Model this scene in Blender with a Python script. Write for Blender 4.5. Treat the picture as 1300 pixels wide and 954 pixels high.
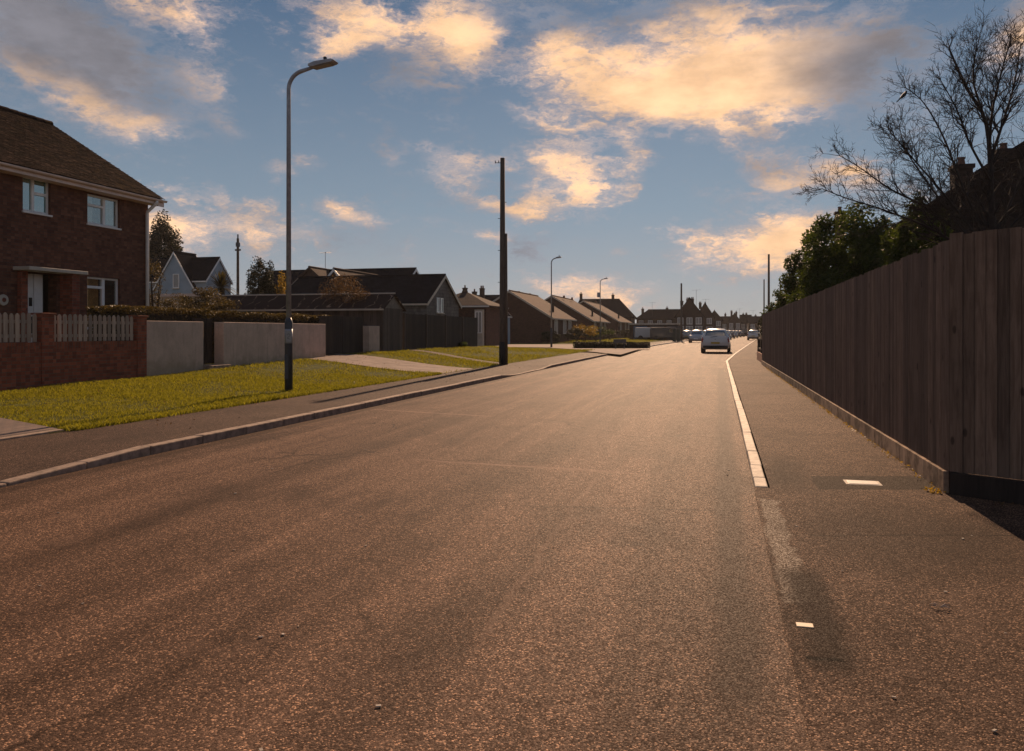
import bpy, bmesh, math, random
from math import sin, cos, pi, radians, sqrt, atan2
from mathutils import Vector, Matrix, noise as mnoise
import numpy as np

for o in list(bpy.data.objects): bpy.data.objects.remove(o, do_unlink=True)
scene = bpy.context.scene
COL = scene.collection
RND = random.Random(7)

# ------------------------------------------------------------------ camera
# world: +Y runs along the road, +X to the right of it; the camera looks 14.5 degrees left of the road
F, H, HY = 1011.0, 1.35, 421.0
TH = math.atan(262.0 / F)
CT, ST = cos(TH), sin(TH)
cd = bpy.data.cameras.new('camera')
cam = bpy.data.objects.new('camera', cd); COL.objects.link(cam)
cam.location = (0, 0, H)
cam.rotation_euler = (radians(90), 0, TH)
cd.sensor_width = 36; cd.lens = 36 * F / 1300
cd.shift_y = -(477 - HY) / 1300
cd.clip_start = 0.05; cd.clip_end = 3000
scene.camera = cam

# ------------------------------------------------------------------ node helper
class NT:
    def __init__(s, tree): s.t = tree; s.N = tree.nodes; s.L = tree.links
    def n(s, typ, ins=None, **props):
        nd = s.N.new(typ)
        for k, v in props.items(): setattr(nd, k, v)
        if ins:
            for k, v in ins.items(): s.put(nd.inputs[k], v)
        return nd
    def put(s, sock, v):
        if isinstance(v, bpy.types.NodeSocket): s.L.new(v, sock)
        elif isinstance(v, bpy.types.Node): s.L.new(v.outputs[0], sock)
        else:
            if sock.type == 'RGBA' and len(v) == 3: v = (*v, 1)
            sock.default_value = v
    def m(s, op, a, b=0.0, c=None, clamp=False):
        nd = s.N.new('ShaderNodeMath'); nd.operation = op; nd.use_clamp = clamp
        s.put(nd.inputs[0], a); s.put(nd.inputs[1], b)
        if c is not None: s.put(nd.inputs[2], c)
        return nd.outputs[0]
    def vm(s, op, a, b=None):
        nd = s.N.new('ShaderNodeVectorMath'); nd.operation = op
        s.put(nd.inputs[0], a)
        if b is not None: s.put(nd.inputs[1], b)
        return nd.outputs['Value'] if op in ('LENGTH', 'DOT_PRODUCT') else nd.outputs[0]
    def mix(s, f, a, b, mode='MIX'):
        nd = s.N.new('ShaderNodeMix'); nd.data_type = 'RGBA'; nd.blend_type = mode
        s.put(nd.inputs['Factor'], f); s.put(nd.inputs[6], a); s.put(nd.inputs[7], b)
        return nd.outputs[2]
    def mapr(s, v, a, b, c=0.0, d=1.0, smooth=True):
        nd = s.N.new('ShaderNodeMapRange')
        nd.interpolation_type = 'SMOOTHSTEP' if smooth else 'LINEAR'
        for k, x in zip(('Value', 'From Min', 'From Max', 'To Min', 'To Max'), (v, a, b, c, d)): s.put(nd.inputs[k], x)
        return nd.outputs[0]
    def noise(s, vec, scale, detail=4.0, rough=0.55, dist=0.0):
        nd = s.n('ShaderNodeTexNoise', {'Vector': vec, 'Scale': scale, 'Detail': detail, 'Roughness': rough, 'Distortion': dist})
        return nd.outputs[0]
    def mapping(s, vec, loc=(0, 0, 0), rot=(0, 0, 0), sc=(1, 1, 1), typ='POINT'):
        nd = s.N.new('ShaderNodeMapping'); nd.vector_type = typ
        s.put(nd.inputs[0], vec); nd.inputs[1].default_value = loc; nd.inputs[2].default_value = rot; nd.inputs[3].default_value = sc
        return nd.outputs[0]
    def ramp(s, f, stops):
        nd = s.N.new('ShaderNodeValToRGB'); s.put(nd.inputs[0], f); e = nd.color_ramp.elements
        while len(e) < len(stops): e.new(.5)
        for i, (p, c) in enumerate(stops): e[i].position = p; e[i].color = (*c, 1)
        return nd.outputs[0]
    def sep(s, v):
        nd = s.N.new('ShaderNodeSeparateXYZ'); s.put(nd.inputs[0], v); return nd.outputs
    def comb(s, x, y, z):
        nd = s.N.new('ShaderNodeCombineXYZ')
        for i, v in enumerate((x, y, z)): s.put(nd.inputs[i], v)
        return nd.outputs[0]

# ------------------------------------------------------------------ sun, sky, exposure
SUN_EL, SUN_AZ = radians(25.5), radians(10.9) - TH      # azimuth measured from +Y towards +X
sd = bpy.data.lights.new('sun', 'SUN'); sun = bpy.data.objects.new('sun', sd); COL.objects.link(sun)
sd.energy = 5.0; sd.angle = radians(0.53); sd.color = (1.0, 0.655, 0.41)
sdir = Vector((sin(SUN_AZ) * cos(SUN_EL), cos(SUN_AZ) * cos(SUN_EL), sin(SUN_EL)))
sun.rotation_euler = sdir.to_track_quat('Z', 'Y').to_euler()
sun.location = (0, 0, 60)

world = bpy.data.worlds.new('World'); scene.world = world; world.use_nodes = True
w = NT(world.node_tree); w.N.clear()
wo = w.n('ShaderNodeOutputWorld'); bg = w.n('ShaderNodeBackground', {'Strength': 0.075})
w.L.new(bg.outputs[0], wo.inputs[0])
sky = w.n('ShaderNodeTexSky', sky_type='NISHITA', sun_disc=False)
sky.sun_elevation = SUN_EL; sky.sun_rotation = SUN_AZ; sky.dust_density = 0.6; sky.ozone_density = 2.0; sky.air_density = 1.0
gen = w.n('ShaderNodeTexCoord').outputs['Generated']
gx, gy_, gz_ = w.sep(gen)
el = w.m('ARCSINE', gz_); az = w.m('ARCTAN2', gx, gy_)
# graded dull sky: nishita softened towards a blue that pales to the horizon
grad = w.ramp(w.mapr(el, 0.0, 0.75, smooth=False), [(0.0, (4.9, 4.9, 5.0)), (0.2, (2.9, 3.8, 4.6)), (0.5, (1.15, 1.95, 3.05)), (1.0, (0.55, 0.95, 1.7))])
base = w.mix(0.82, w.mix(1.0, sky.outputs[0], (0.20, 0.27, 0.40), 'MULTIPLY'), grad)
# clouds: soft ellipses by azimuth and elevation, broken up by noise
warpn = w.n('ShaderNodeTexNoise', {'Vector': w.mapping(gen, sc=(1, 1, 2.2)), 'Scale': 7.0, 'Detail': 6.0, 'Roughness': 0.62})
warp = w.vm('SUBTRACT', warpn.outputs[1], (.5, .5, .5))
wx, wy, wz = w.sep(warp)
ae = w.comb(w.m('ADD', az, w.m('MULTIPLY', wx, 0.11)), w.m('ADD', el, w.m('MULTIPLY', wy, 0.075)), 0.0)
def azel(px, py):
    d = Vector(((px - 650) / F, 1.0, (HY - py) / F)).normalized()
    return atan2(d.x, d.y) - TH, math.asin(d.z)
BLOBS = [  # px, py, rx, ry, tilt (deg, + = falls to the right), density, warmth
    (20, 30, 155, 62, 12, 1.0, .12), (115, 75, 115, 42, 28, .9, .15), (70, 105, 95, 26, 24, .9, .75), (170, 165, 60, 26, 5, .8, .62),
    (220, 18, 75, 30, 8, .9, .8), (200, 120, 130, 40, 20, .42, .15), (262, 110, 52, 30, 25, .65, .55), (297, 168, 30, 12, 20, .6, .6),
    (345, 218, 24, 16, 0, .75, .7), (385, 212, 32, 24, 20, .6, .6), (345, 292, 78, 44, 10, 1.05, .72), (445, 265, 50, 18, 15, .85, .85),
    (450, 295, 50, 34, 0, .45, .1), (215, 285, 48, 42, 20, 1.1, .9), (480, 35, 125, 40, -2, 1.05, .8), (425, 68, 50, 20, -10, .8, .8),
    (585, 45, 55, 55, -35, .95, .85), (540, 95, 70, 34, 0, .75, .3), (640, 15, 100, 30, 0, .4, .15), (700, 70, 80, 38, -10, .9, .85),
    (770, 105, 105, 50, 12, .95, .95), (880, 85, 140, 58, 0, 1.2, 1.0), (800, 14, 160, 40, 0, .6, .1), (990, 60, 140, 58, 0, .95, .5),
    (1080, 55, 95, 50, 0, .9, .3), (1110, 100, 110, 50, 0, .7, .1), (900, 140, 110, 40, 8, 1.1, .95), (720, 160, 75, 32, 20, .8, .75),
    (1000, 130, 90, 28, -8, .9, .6), (585, 205, 58, 20, 14, .7, .7), (600, 245, 72, 18, 24, .75, .75), (705, 212, 70, 30, 10, .95, .95),
    (725, 250, 60, 30, 0, .9, .85), (665, 268, 40, 26, 0, .9, .85), (650, 225, 100, 45, 0, .25, .1), (795, 205, 28, 50, -10, .85, .72),
    (980, 205, 60, 32, 25, .75, .45), (1040, 222, 60, 22, 0, .8, .8), (1085, 205, 65, 20, 14, .95, .95), (955, 255, 60, 20, -12, .65, .5),
    (940, 318, 105, 38, -5, 1.2, .95), (1010, 305, 50, 36, 0, 1.1, .95), (725, 362, 68, 24, 0, 1.15, 1.0), (798, 376, 48, 20, 0, 1.05, .95),
    (620, 304, 34, 12, 0, .7, .7), (655, 318, 40, 20, 0, .5, .1), (790, 315, 22, 10, 0, .6, .7), (1290, 20, 45, 40, 0, .8, .4), (1310, 70, 40, 40, 0, .9, .9),
    (500, 190, 30, 26, 40, .45, .4), (1180, 150, 90, 30, 0, .4, .2), (1130, 250, 120, 30, 0, .5, .5)]
S = Wm = None
for (px, py, rx, ry, tilt, den, warm) in BLOBS:
    a, e = azel(px, py)
    mp = w.mapping(ae, loc=(a, e, 0), rot=(0, 0, -radians(tilt)), sc=(rx * 1.12 / F, ry * 1.12 / F, 1), typ='TEXTURE')
    r = w.vm('LENGTH', mp)
    g = w.mapr(r, 1.25, 0.0, 0.0, den)
    S = g if S is None else w.m('ADD', S, g)
    gw = w.m('MULTIPLY', g, warm)
    Wm = gw if Wm is None else w.m('ADD', Wm, gw)
vec2 = w.mapping(gen, sc=(1, 1, 2.4))
fb = w.noise(w.vm('ADD', vec2, warp), 5.5, 9.0, 0.58)
fine = w.noise(vec2, 26.0, 6.0, 0.62)
# cover elsewhere in the sky (out of this frame too)
els = w.mapr(w.m('ABSOLUTE', w.m('ADD', az, TH)), 0.75, 1.1)
oth = w.m('MULTIPLY', w.mapr(w.noise(vec2, 2.2, 3.0), .48, .62), els)
S2 = w.m('ADD', S, w.m('MULTIPLY', oth, 0.9))
dens = w.m('ADD', S2, w.m('ADD', w.m('MULTIPLY_ADD', fb, 2.7, -1.35), w.m('MULTIPLY_ADD', fine, 0.6, -0.3)))
alpha = w.mapr(dens, 0.05, 1.30)
wr = w.mapr(w.m('DIVIDE', w.m('ADD', Wm, .001), w.m('ADD', S, .002), clamp=True), .22, .88)
core = w.mapr(dens, 0.35, 1.6)
wcol = w.mix(core, (6.4, 5.1, 4.9), (14.2, 8.7, 4.8))
gcol = w.mix(core, (3.4, 3.5, 4.1), (2.7, 2.6, 2.9))
lum = w.mapr(w.noise(vec2, 11.0, 7.0, .6), .3, .7, .78, 1.14)
ccol = w.mix(wr, gcol, wcol)
ccol = w.vm('MULTIPLY', ccol, w.comb(lum, lum, lum))
above = w.mapr(el, -0.02, 0.03)
final = w.mix(w.m('MULTIPLY', w.m('MULTIPLY', alpha, 0.93), above), base, ccol)
w.put(bg.inputs[0], final)
world.cycles.sampling_method = 'MANUAL'; world.cycles.sample_map_resolution = 512

vs = scene.view_settings
vs.view_transform = 'Standard'; vs.look = 'None'; vs.exposure = 0.22; vs.gamma = 1.0; vs.use_curve_mapping = False
scene.render.engine = 'CYCLES'

# ------------------------------------------------------------------ picture-to-place helpers (photo pixel -> point of the place)
def yat(px, x):                       # y where the vertical plane at lateral x shows at px
    k = (px - 650) / F
    return x * (CT + k * ST) / (k * CT - ST)
def dep(x, y): return y * CT - x * ST
def zat(py, x, y): return H + (HY - py) * dep(x, y) / F
def gp(px, py, z=0.0):                # ground point
    d = F * (H - z) / (py - HY); X = (px - 650) / F * d
    return X * CT - d * ST, X * ST + d * CT
def pd(px, d, py=None):               # point at px and depth d
    X = (px - 650) / F * d
    x, y = X * CT - d * ST, X * ST + d * CT
    return (x, y) if py is None else (x, y, H + (HY - py) * d / F)

# ------------------------------------------------------------------ mesh builder
ROOT = {}
class MB:
    def __init__(s): s.v = []; s.f = []
    def add(s, vs_, fs):
        b = len(s.v); s.v.extend([tuple(v) for v in vs_]); s.f.extend([tuple(i + b for i in f) for f in fs]); return s
    def box(s, x0, x1, y0, y1, z0, z1):
        if x1 < x0: x0, x1 = x1, x0
        if y1 < y0: y0, y1 = y1, y0
        return s.add([(x0, y0, z0), (x1, y0, z0), (x1, y1, z0), (x0, y1, z0), (x0, y0, z1), (x1, y0, z1), (x1, y1, z1), (x0, y1, z1)],
                     [(0, 3, 2, 1), (4, 5, 6, 7), (0, 1, 5, 4), (1, 2, 6, 5), (2, 3, 7, 6), (3, 0, 4, 7)])
    def prism(s, poly, ax, a0, a1):   # polygon in the plane normal to axis ax ('x','y','z'), from a0 to a1
        def P(p, a): return (a, p[0], p[1]) if ax == 'x' else ((p[0], a, p[1]) if ax == 'y' else (p[0], p[1], a))
        n = len(poly)
        return s.add([P(p, a0) for p in poly] + [P(p, a1) for p in poly],
                     [tuple(range(n))[::-1], tuple(range(n, 2 * n))] + [(i, (i + 1) % n, (i + 1) % n + n, i + n) for i in range(n)])
    def tube(s, pts, rad, n=6, cap=True):
        pts = [Vector(p) for p in pts]
        if not hasattr(rad, '__len__'): rad = [rad] * len(pts)
        vs_ = []; fs = []
        up = None
        for i, p in enumerate(pts):
            t = (pts[min(i + 1, len(pts) - 1)] - pts[max(i - 1, 0)])
            if t.length < 1e-9: t = Vector((0, 0, 1))
            t.normalize()
            if up is None:
                up = Vector((1, 0, 0)) if abs(t.x) < .9 else Vector((0, 1, 0))
            a = t.cross(up)
            if a.length < 1e-5: up = Vector((0, 1, 0)) if abs(t.y) < .9 else Vector((0, 0, 1)); a = t.cross(up)
            a.normalize(); b = a.cross(t); up = b
            for k in range(n):
                q = p + (a * cos(2 * pi * k / n) + b * sin(2 * pi * k / n)) * rad[i]
                vs_.append(q)
        for i in range(len(pts) - 1):
            for k in range(n):
                k2 = (k + 1) % n
                fs.append((i * n + k, i * n + k2, (i + 1) * n + k2, (i + 1) * n + k))
        if cap: fs.append(tuple(range(n))[::-1]); fs.append(tuple(range((len(pts) - 1) * n, len(pts) * n)))
        return s.add(vs_, fs)
    def xf(s, M):
        s.v = [tuple(M @ Vector(v)) for v in s.v]; return s
    def merge(s, o): return s.add(o.v, o.f)
    def build(s, name, mat, parent=None, loc=None, smooth=False, bevel=0.0, local=False, mats=None):
        me = bpy.data.meshes.new(name)
        off = Vector((0, 0, 0))
        if not local: off = ROOT[parent.name] if parent is not None else Vector(loc if loc else (0, 0, 0))
        me.from_pydata([tuple(Vector(v) - off) for v in s.v], [], s.f); me.update()
        if mat: me.materials.append(mat)
        o = bpy.data.objects.new(name, me); COL.objects.link(o)
        if parent is not None: o.parent = parent; ROOT[o.name] = Vector(ROOT[parent.name])
        else:
            o.location = loc if loc else (0, 0, 0); ROOT[o.name] = Vector(o.location)
        if smooth:
            for p in me.polygons: p.use_smooth = True
        bm = bmesh.new(); bm.from_mesh(me); bmesh.ops.recalc_face_normals(bm, faces=bm.faces); bm.to_mesh(me); bm.free()
        if bevel:
            m = o.modifiers.new('bevel', 'BEVEL'); m.width = bevel; m.segments = 2; m.limit_method = 'ANGLE'; m.angle_limit = radians(40)
        return o
def quads(name, V, Fc, mat, parent=None, loc=None, smooth=False):   # large numpy meshes
    me = bpy.data.meshes.new(name)
    V = np.asarray(V, dtype=np.float32); Fc = np.asarray(Fc, dtype=np.int32)
    if parent is not None: off = ROOT[parent.name]
    else: off = Vector(loc if loc else (0, 0, 0))
    V = V - np.array(off, dtype=np.float32)
    k = Fc.shape[1]
    me.vertices.add(len(V)); me.vertices.foreach_set('co', V.ravel())
    me.loops.add(Fc.size); me.loops.foreach_set('vertex_index', Fc.ravel())
    me.polygons.add(len(Fc)); me.polygons.foreach_set('loop_start', np.arange(len(Fc), dtype=np.int32) * k)
    me.update(calc_edges=True); me.validate()
    me.materials.append(mat)
    if smooth: me.polygons.foreach_set('use_smooth', np.ones(len(Fc), dtype=bool))
    o = bpy.data.objects.new(name, me); COL.objects.link(o)
    if parent is not None: o.parent = parent; ROOT[o.name] = Vector(ROOT[parent.name])
    else: o.location = off; ROOT[o.name] = Vector(off)
    return o
def tag(o, label, cat, group=None):
    o['label'] = label; o['category'] = cat
    if group: o['group'] = group
    return o
def struct(o, kind='structure'): o['kind'] = kind; return o
def thing(name, label, cat, loc, rz=0.0, group=None):
    o = bpy.data.objects.new(name, None); COL.objects.link(o); o.empty_display_size = .3
    o.location = loc; o.rotation_euler = (0, 0, rz); ROOT[o.name] = Vector(loc)
    return tag(o, label, cat, group)
def copy_thing(root, loc, rz=None, label=None):
    r = root.copy(); COL.objects.link(r); r.location = loc
    if rz is not None: r.rotation_euler = (0, 0, rz)
    if label: r['label'] = label
    for ch in list(root.children):
        c = ch.copy(); COL.objects.link(c); c.parent = r
        for g in list(ch.children):
            d = g.copy(); COL.objects.link(d); d.parent = c
    return r

# ------------------------------------------------------------------ materials
MATS = {}
def newmat(name):
    m = bpy.data.materials.new(name); m.use_nodes = True
    t = NT(m.node_tree); p = t.N['Principled BSDF']; MATS[name] = m
    return m, t, p
def worldpos(t): return t.n('ShaderNodeNewGeometry').outputs['Position']
def bump(t, p, h, strength=.3, dist=.02):
    b = t.n('ShaderNodeBump', {'Height': h, 'Strength': strength, 'Distance': dist}); t.put(p.inputs['Normal'], b.outputs[0]); return b
def plain(name, col, rough=.7, var=.15, scale=6.0, metal=0.0, spec=.5, bstr=.0, bscale=60.0):
    m, t, p = newmat(name); pos = worldpos(t)
    n = t.noise(pos, scale, 5.0, .6)
    c = t.mix(t.mapr(n, .3, .7), tuple(v * (1 - var) for v in col), tuple(min(1, v * (1 + var)) for v in col))
    t.put(p.inputs['Base Color'], c)
    p.inputs['Roughness'].default_value = rough; p.inputs['Metallic'].default_value = metal
    p.inputs['Specular IOR Level'].default_value = spec
    if bstr: bump(t, p, t.noise(pos, bscale, 4.0), bstr, .01)
    return m
def facade_uv(t):                    # (u along the wall, z) from world position and normal
    g = t.n('ShaderNodeNewGeometry'); x, y, z = t.sep(g.outputs['Position']); nx, ny, nz = t.sep(g.outputs['True Normal'])
    s = t.m('GREATER_THAN', t.m('ABSOLUTE', nx), t.m('ABSOLUTE', ny))
    u = t.m('ADD', t.m('MULTIPLY', y, s), t.m('MULTIPLY', x, t.m('SUBTRACT', 1.0, s)))
    return g, u, z
def brick(name, c1, c2, mortar, rough=.9, dirt=.5, soldier=False):
    m, t, p = newmat(name); g, u, z = facade_uv(t)
    v = t.comb(u, z, 0.0) if not soldier else t.comb(z, u, 0.0)
    bt = t.n('ShaderNodeTexBrick', {'Vector': v, 'Color1': c1, 'Color2': c2, 'Mortar': mortar, 'Scale': 1.0, 'Mortar Size': .006,
             'Mortar Smooth': .3, 'Bias': 0.0, 'Brick Width': .225, 'Row Height': .075})
    pos = g.outputs['Position']
    vo = t.n('ShaderNodeTexWhiteNoise', {'Vector': t.comb(t.m('FLOOR', t.m('DIVIDE', u, .1125)), t.m('FLOOR', t.m('DIVIDE', z, .075)), 0.0)}, noise_dimensions='3D')
    c = t.mix(.55, bt.outputs[0], t.mix(vo.outputs[0], (.35, .35, .38), (1.3, 1.2, 1.1)), 'MULTIPLY')
    st = t.noise(pos, .9, 6.0, .65)
    c = t.mix(t.mapr(st, .35, .75, 0, dirt), c, t.mix(1.0, c, (.55, .52, .5), 'MULTIPLY'))
    t.put(p.inputs['Base Color'], c); p.inputs['Roughness'].default_value = rough; p.inputs['Specular IOR Level'].default_value = .25
    hh = t.m('ADD', t.m('MULTIPLY', bt.outputs[1], -1.0), t.m('MULTIPLY', t.noise(pos, 40.0), .5))
    bump(t, p, hh, .6, .008)
    return m
def tiles(name, c1, c2, rowh=.1, width=.17, moss=.0, k=1.0, rough=.85):
    m, t, p = newmat(name); g, u, z = facade_uv(t)
    v = t.comb(u, t.m('MULTIPLY', z, k), 0.0)
    bt = t.n('ShaderNodeTexBrick', {'Vector': v, 'Color1': c1, 'Color2': c2, 'Mortar': tuple(a * .25 for a in c1), 'Scale': 1.0, 'Mortar Size': .008,
             'Mortar Smooth': .4, 'Brick Width': width, 'Row Height': rowh})
    pos = g.outputs['Position']
    n = t.noise(pos, 1.3, 6.0, .65)
    c = t.mix(t.mapr(n, .35, .7, 0, .6), bt.outputs[0], t.mix(1.0, bt.outputs[0], (.5, .5, .52), 'MULTIPLY'))
    if moss: c = t.mix(t.m('MULTIPLY', t.mapr(t.noise(pos, 5.0, 7.0, .7), .56, .66), moss), c, (.13, .085, .03))
    t.put(p.inputs['Base Color'], c); p.inputs['Roughness'].default_value = .95; p.inputs['Specular IOR Level'].default_value = .12 if c1[0] > .06 else 0.0
    saw = t.m('FRACT', t.m('DIVIDE', t.m('MULTIPLY', z, k), rowh))
    bump(t, p, t.m('ADD', t.m('MULTIPLY', saw, -.6), t.m('MULTIPLY', bt.outputs[1], -.5)), .7, .02)
    return m
def asphalt(name, dark, light, tracks=True, chip=1.0, rough=.55, scars=False, worn=False, spec=.09):
    m, t, p = newmat(name); pos = worldpos(t); x, y, z = t.sep(pos)
    big = t.noise(pos, .5, 5.0, .6)
    c = t.mix(t.mapr(big, .3, .7), dark, light)
    if tracks:
        st = t.noise(t.comb(t.m('ADD', x, t.m('MULTIPLY', t.noise(t.comb(0.0, y, 0.0), .12, 2.0), .7)), t.m('MULTIPLY', y, .035), 0.0), 1.9, 4.0, .6)
        c = t.mix(t.mapr(st, .36, .72, 0, .75), c, tuple(v * 1.7 for v in light))
        st2 = t.noise(t.comb(x, t.m('MULTIPLY', y, .06), 5.0), 6.0, 3.0, .6)
        c = t.mix(t.mapr(st2, .54, .74, 0, .32), c, tuple(v * .6 for v in dark))
    # stone chippings
    vo = t.n('ShaderNodeTexVoronoi', {'Vector': pos, 'Scale': 165.0, 'Randomness': 1.0})
    chips = t.sep(vo.outputs['Color'])[0]
    c = t.mix(1.0, c, t.ramp(chips, [(0.0, (.45, .43, .42)), (.55, (.85, .85, .85)), (.88, (1.4, 1.35, 1.3)), (.97, (4.2, 3.9, 3.4))]), 'MULTIPLY')
    vo2 = t.n('ShaderNodeTexVoronoi', {'Vector': pos, 'Scale': 60.0, 'Randomness': 1.0})
    c = t.mix(1.0, c, t.ramp(t.sep(vo2.outputs['Color'])[0], [(0.0, (.8, .8, .8)), (.6, (1, 1, 1)), (1.0, (1.3, 1.28, 1.25))]), 'MULTIPLY')
    if scars:
        def band(coord, c0, hw, a0=None, a1=None, other=None, wob=.12, s=3.0):
            wv = t.m('ADD', coord, t.m('MULTIPLY_ADD', t.noise(pos, s, 3.0), wob * 2, -wob))
            b = t.mapr(t.m('ABSOLUTE', t.m('SUBTRACT', wv, c0)), hw, hw * .25)
            if a0 is not None:
                b = t.m('MULTIPLY', b, t.m('MULTIPLY', t.mapr(other, a0 - .4, a0 + .2), t.mapr(other, a1 + .4, a1 - .2)))
            return b
        sl = t.m('ADD', y, t.m('MULTIPLY', x, .10))
        c = t.mix(t.m('MULTIPLY', band(sl, 7.55, .07, -2.9, -.9, x, .12), .7), c, tuple(v * 2.2 for v in light))
        sl2 = t.m('ADD', y, t.m('MULTIPLY', x, .25))
        c = t.mix(t.m('MULTIPLY', band(sl2, 11.3, .05, -5.7, -3.7, x, .03), .9), c, tuple(v * 2.6 for v in light))
        sx = t.m('ADD', x, t.m('MULTIPLY', y, .02))
        c = t.mix(t.m('MULTIPLY', band(sx, -.95, .035, 3.4, 7.0, y, .09, 1.6), .35), c, tuple(v * 2.2 for v in light))
        c = t.mix(t.m('MULTIPLY', band(x, .08, .16, 3.0, 30.0, y, .07, 1.5), .75), c, tuple(v * .5 for v in dark))
        c = t.mix(t.m('MULTIPLY', band(x, -3.9, .5, 0.0, 9.0, y, .15, .8), .3), c, tuple(v * .6 for v in dark))
        c = t.mix(t.m('MULTIPLY', band(x, -5.88, .14, 2.0, 60.0, y, .07, 1.5), .6), c, tuple(v * .45 for v in dark))
        seam = t.m('ADD', y, t.m('MULTIPLY', x, -.15))
        c = t.mix(t.m('MULTIPLY', band(seam, 6.2, .03, -1.2, .3, x, .05), .6), c, tuple(v * .45 for v in dark))
        # fine cracks
        cr = t.n('ShaderNodeTexVoronoi', {'Vector': t.vm('ADD', pos, t.vm('MULTIPLY', t.n('ShaderNodeTexNoise', {'Vector': pos, 'Scale': 2.0}).outputs[1], (.9, .9, 0))), 'Scale': .45}, feature='DISTANCE_TO_EDGE')
        crm = t.m('MULTIPLY', t.mapr(cr.outputs[0], .012, .002), t.mapr(t.noise(pos, .35, 2.0), .5, .6))
        c = t.mix(t.m('MULTIPLY', crm, .7), c, tuple(v * .35 for v in dark))
    # broad wear and damp-looking blotches
    wn = t.noise(t.comb(x, t.m('MULTIPLY', y, .55), 2.0), 1.1, 7.0, .68)
    c = t.mix(t.mapr(wn, .50, .72, 0, .55), c, tuple(v * .55 for v in dark))
    wn2 = t.noise(t.comb(x, y, 9.0), 3.2, 6.0, .7)
    c = t.mix(t.mapr(wn2, .54, .74, 0, .35), c, tuple(v * 1.7 for v in light))
    if worn:
        def box(x0, x1, y0, y1, soft, wob, s=5.0):
            a = t.m('ADD', x, t.m('MULTIPLY_ADD', t.noise(pos, s, 4.0, .65), wob * 2, -wob)); b = t.m('ADD', y, t.m('MULTIPLY_ADD', t.noise(t.comb(y, x, 3.0), s, 4.0, .65), wob * 2, -wob))
            f = t.m('MULTIPLY', t.mapr(a, x0 - soft, x0 + soft), t.mapr(a, x1 + soft, x1 - soft))
            return t.m('MULTIPLY', f, t.m('MULTIPLY', t.mapr(b, y0 - soft * 2, y0 + soft * 2), t.mapr(b, y1 + soft * 2, y1 - soft * 2)))
        spk = t.ramp(chips, [(0.0, (.05, .038, .03)), (.45, (.16, .12, .09)), (.75, (.34, .28, .21)), (1.0, (.6, .52, .42))])
        c = t.mix(t.m('MULTIPLY', box(.31, .45, 4.15, 6.55, .015, .10), .95), c, spk)
        c = t.mix(t.m('MULTIPLY', box(.33, .56, 3.35, 4.75, .07, .12, 4.0), .9), c, tuple(v * .34 for v in dark))
        c = t.mix(t.m('MULTIPLY', box(.42, .75, 7.0, 8.6, .16, .25, 3.0), .7), c, tuple(v * .35 for v in dark))
        y0_ = y; y = t.m('SUBTRACT', y0_, t.m('MULTIPLY', t.m('SUBTRACT', x, .8), .24))
        c = t.mix(t.m('MULTIPLY', box(.80, 1.92, 7.05, 7.60, .012, .03), .85), c, tuple(v * .26 for v in dark))
        c = t.mix(t.m('MULTIPLY', box(.80, 1.92, 7.03, 7.06, .006, .012), .9), c, tuple(v * .12 for v in dark))
        c = t.mix(t.m('MULTIPLY', box(.80, 1.92, 7.60, 7.63, .006, .012), .9), c, tuple(v * .12 for v in dark))
        c = t.mix(t.m('MULTIPLY', box(.60, 1.9, 5.60, 5.63, .008, .06), .8), c, tuple(v * .25 for v in dark))
        y = y0_
        c = t.mix(t.m('MULTIPLY', box(.34, .50, 3.46, 3.49, .006, .05, 9.0), .95), c, tuple(v * .08 for v in dark))
        c = t.mix(t.m('MULTIPLY', box(.295, .315, 3.2, 5.2, .02, .04, 4.0), .6), c, tuple(v * .35 for v in dark))
        c = t.mix(t.m('MULTIPLY', box(.5, 1.9, 5.0, 6.4, .25, .4, 2.0), .6), c, tuple(v * .4 for v in dark))
    t.put(p.inputs['Base Color'], c)
    t.put(p.inputs['Roughness'], t.mapr(chips, 0.0, 1.0, rough + .12, rough - .12)); p.inputs['Specular IOR Level'].default_value = spec
    hgt = t.m('ADD', t.m('MULTIPLY', vo.outputs['Distance'], -1.0), t.m('MULTIPLY', t.noise(pos, 200.0, 2.0), .5))
    bump(t, p, hgt, .40 * chip, .004)
    return m
def leafmat(name, c1, c2, trans=.45, rough=.45, spec=.4):
    m, t, p = newmat(name); g = t.n('ShaderNodeNewGeometry')
    r = g.outputs['Random Per Island']
    n = t.noise(g.outputs['Position'], 1.2, 3.0)
    c = t.mix(t.m('MULTIPLY_ADD', r, .7, t.m('MULTIPLY', n, .3)), c1, c2)
    t.put(p.inputs['Base Color'], c); p.inputs['Roughness'].default_value = rough; p.inputs['Specular IOR Level'].default_value = spec
    if trans:
        tr = t.n('ShaderNodeBsdfTranslucent', {'Color': t.mix(1.0, c, (1.5, 1.45, .7), 'MULTIPLY')})
        mx = t.n('ShaderNodeMixShader', {'Fac': trans}); t.L.new(p.outputs[0], mx.inputs[1]); t.L.new(tr.outputs[0], mx.inputs[2])
        out = [q for q in t.N if q.type == 'OUTPUT_MATERIAL'][0]; t.L.new(mx.outputs[0], out.inputs[0])
    return m
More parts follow.
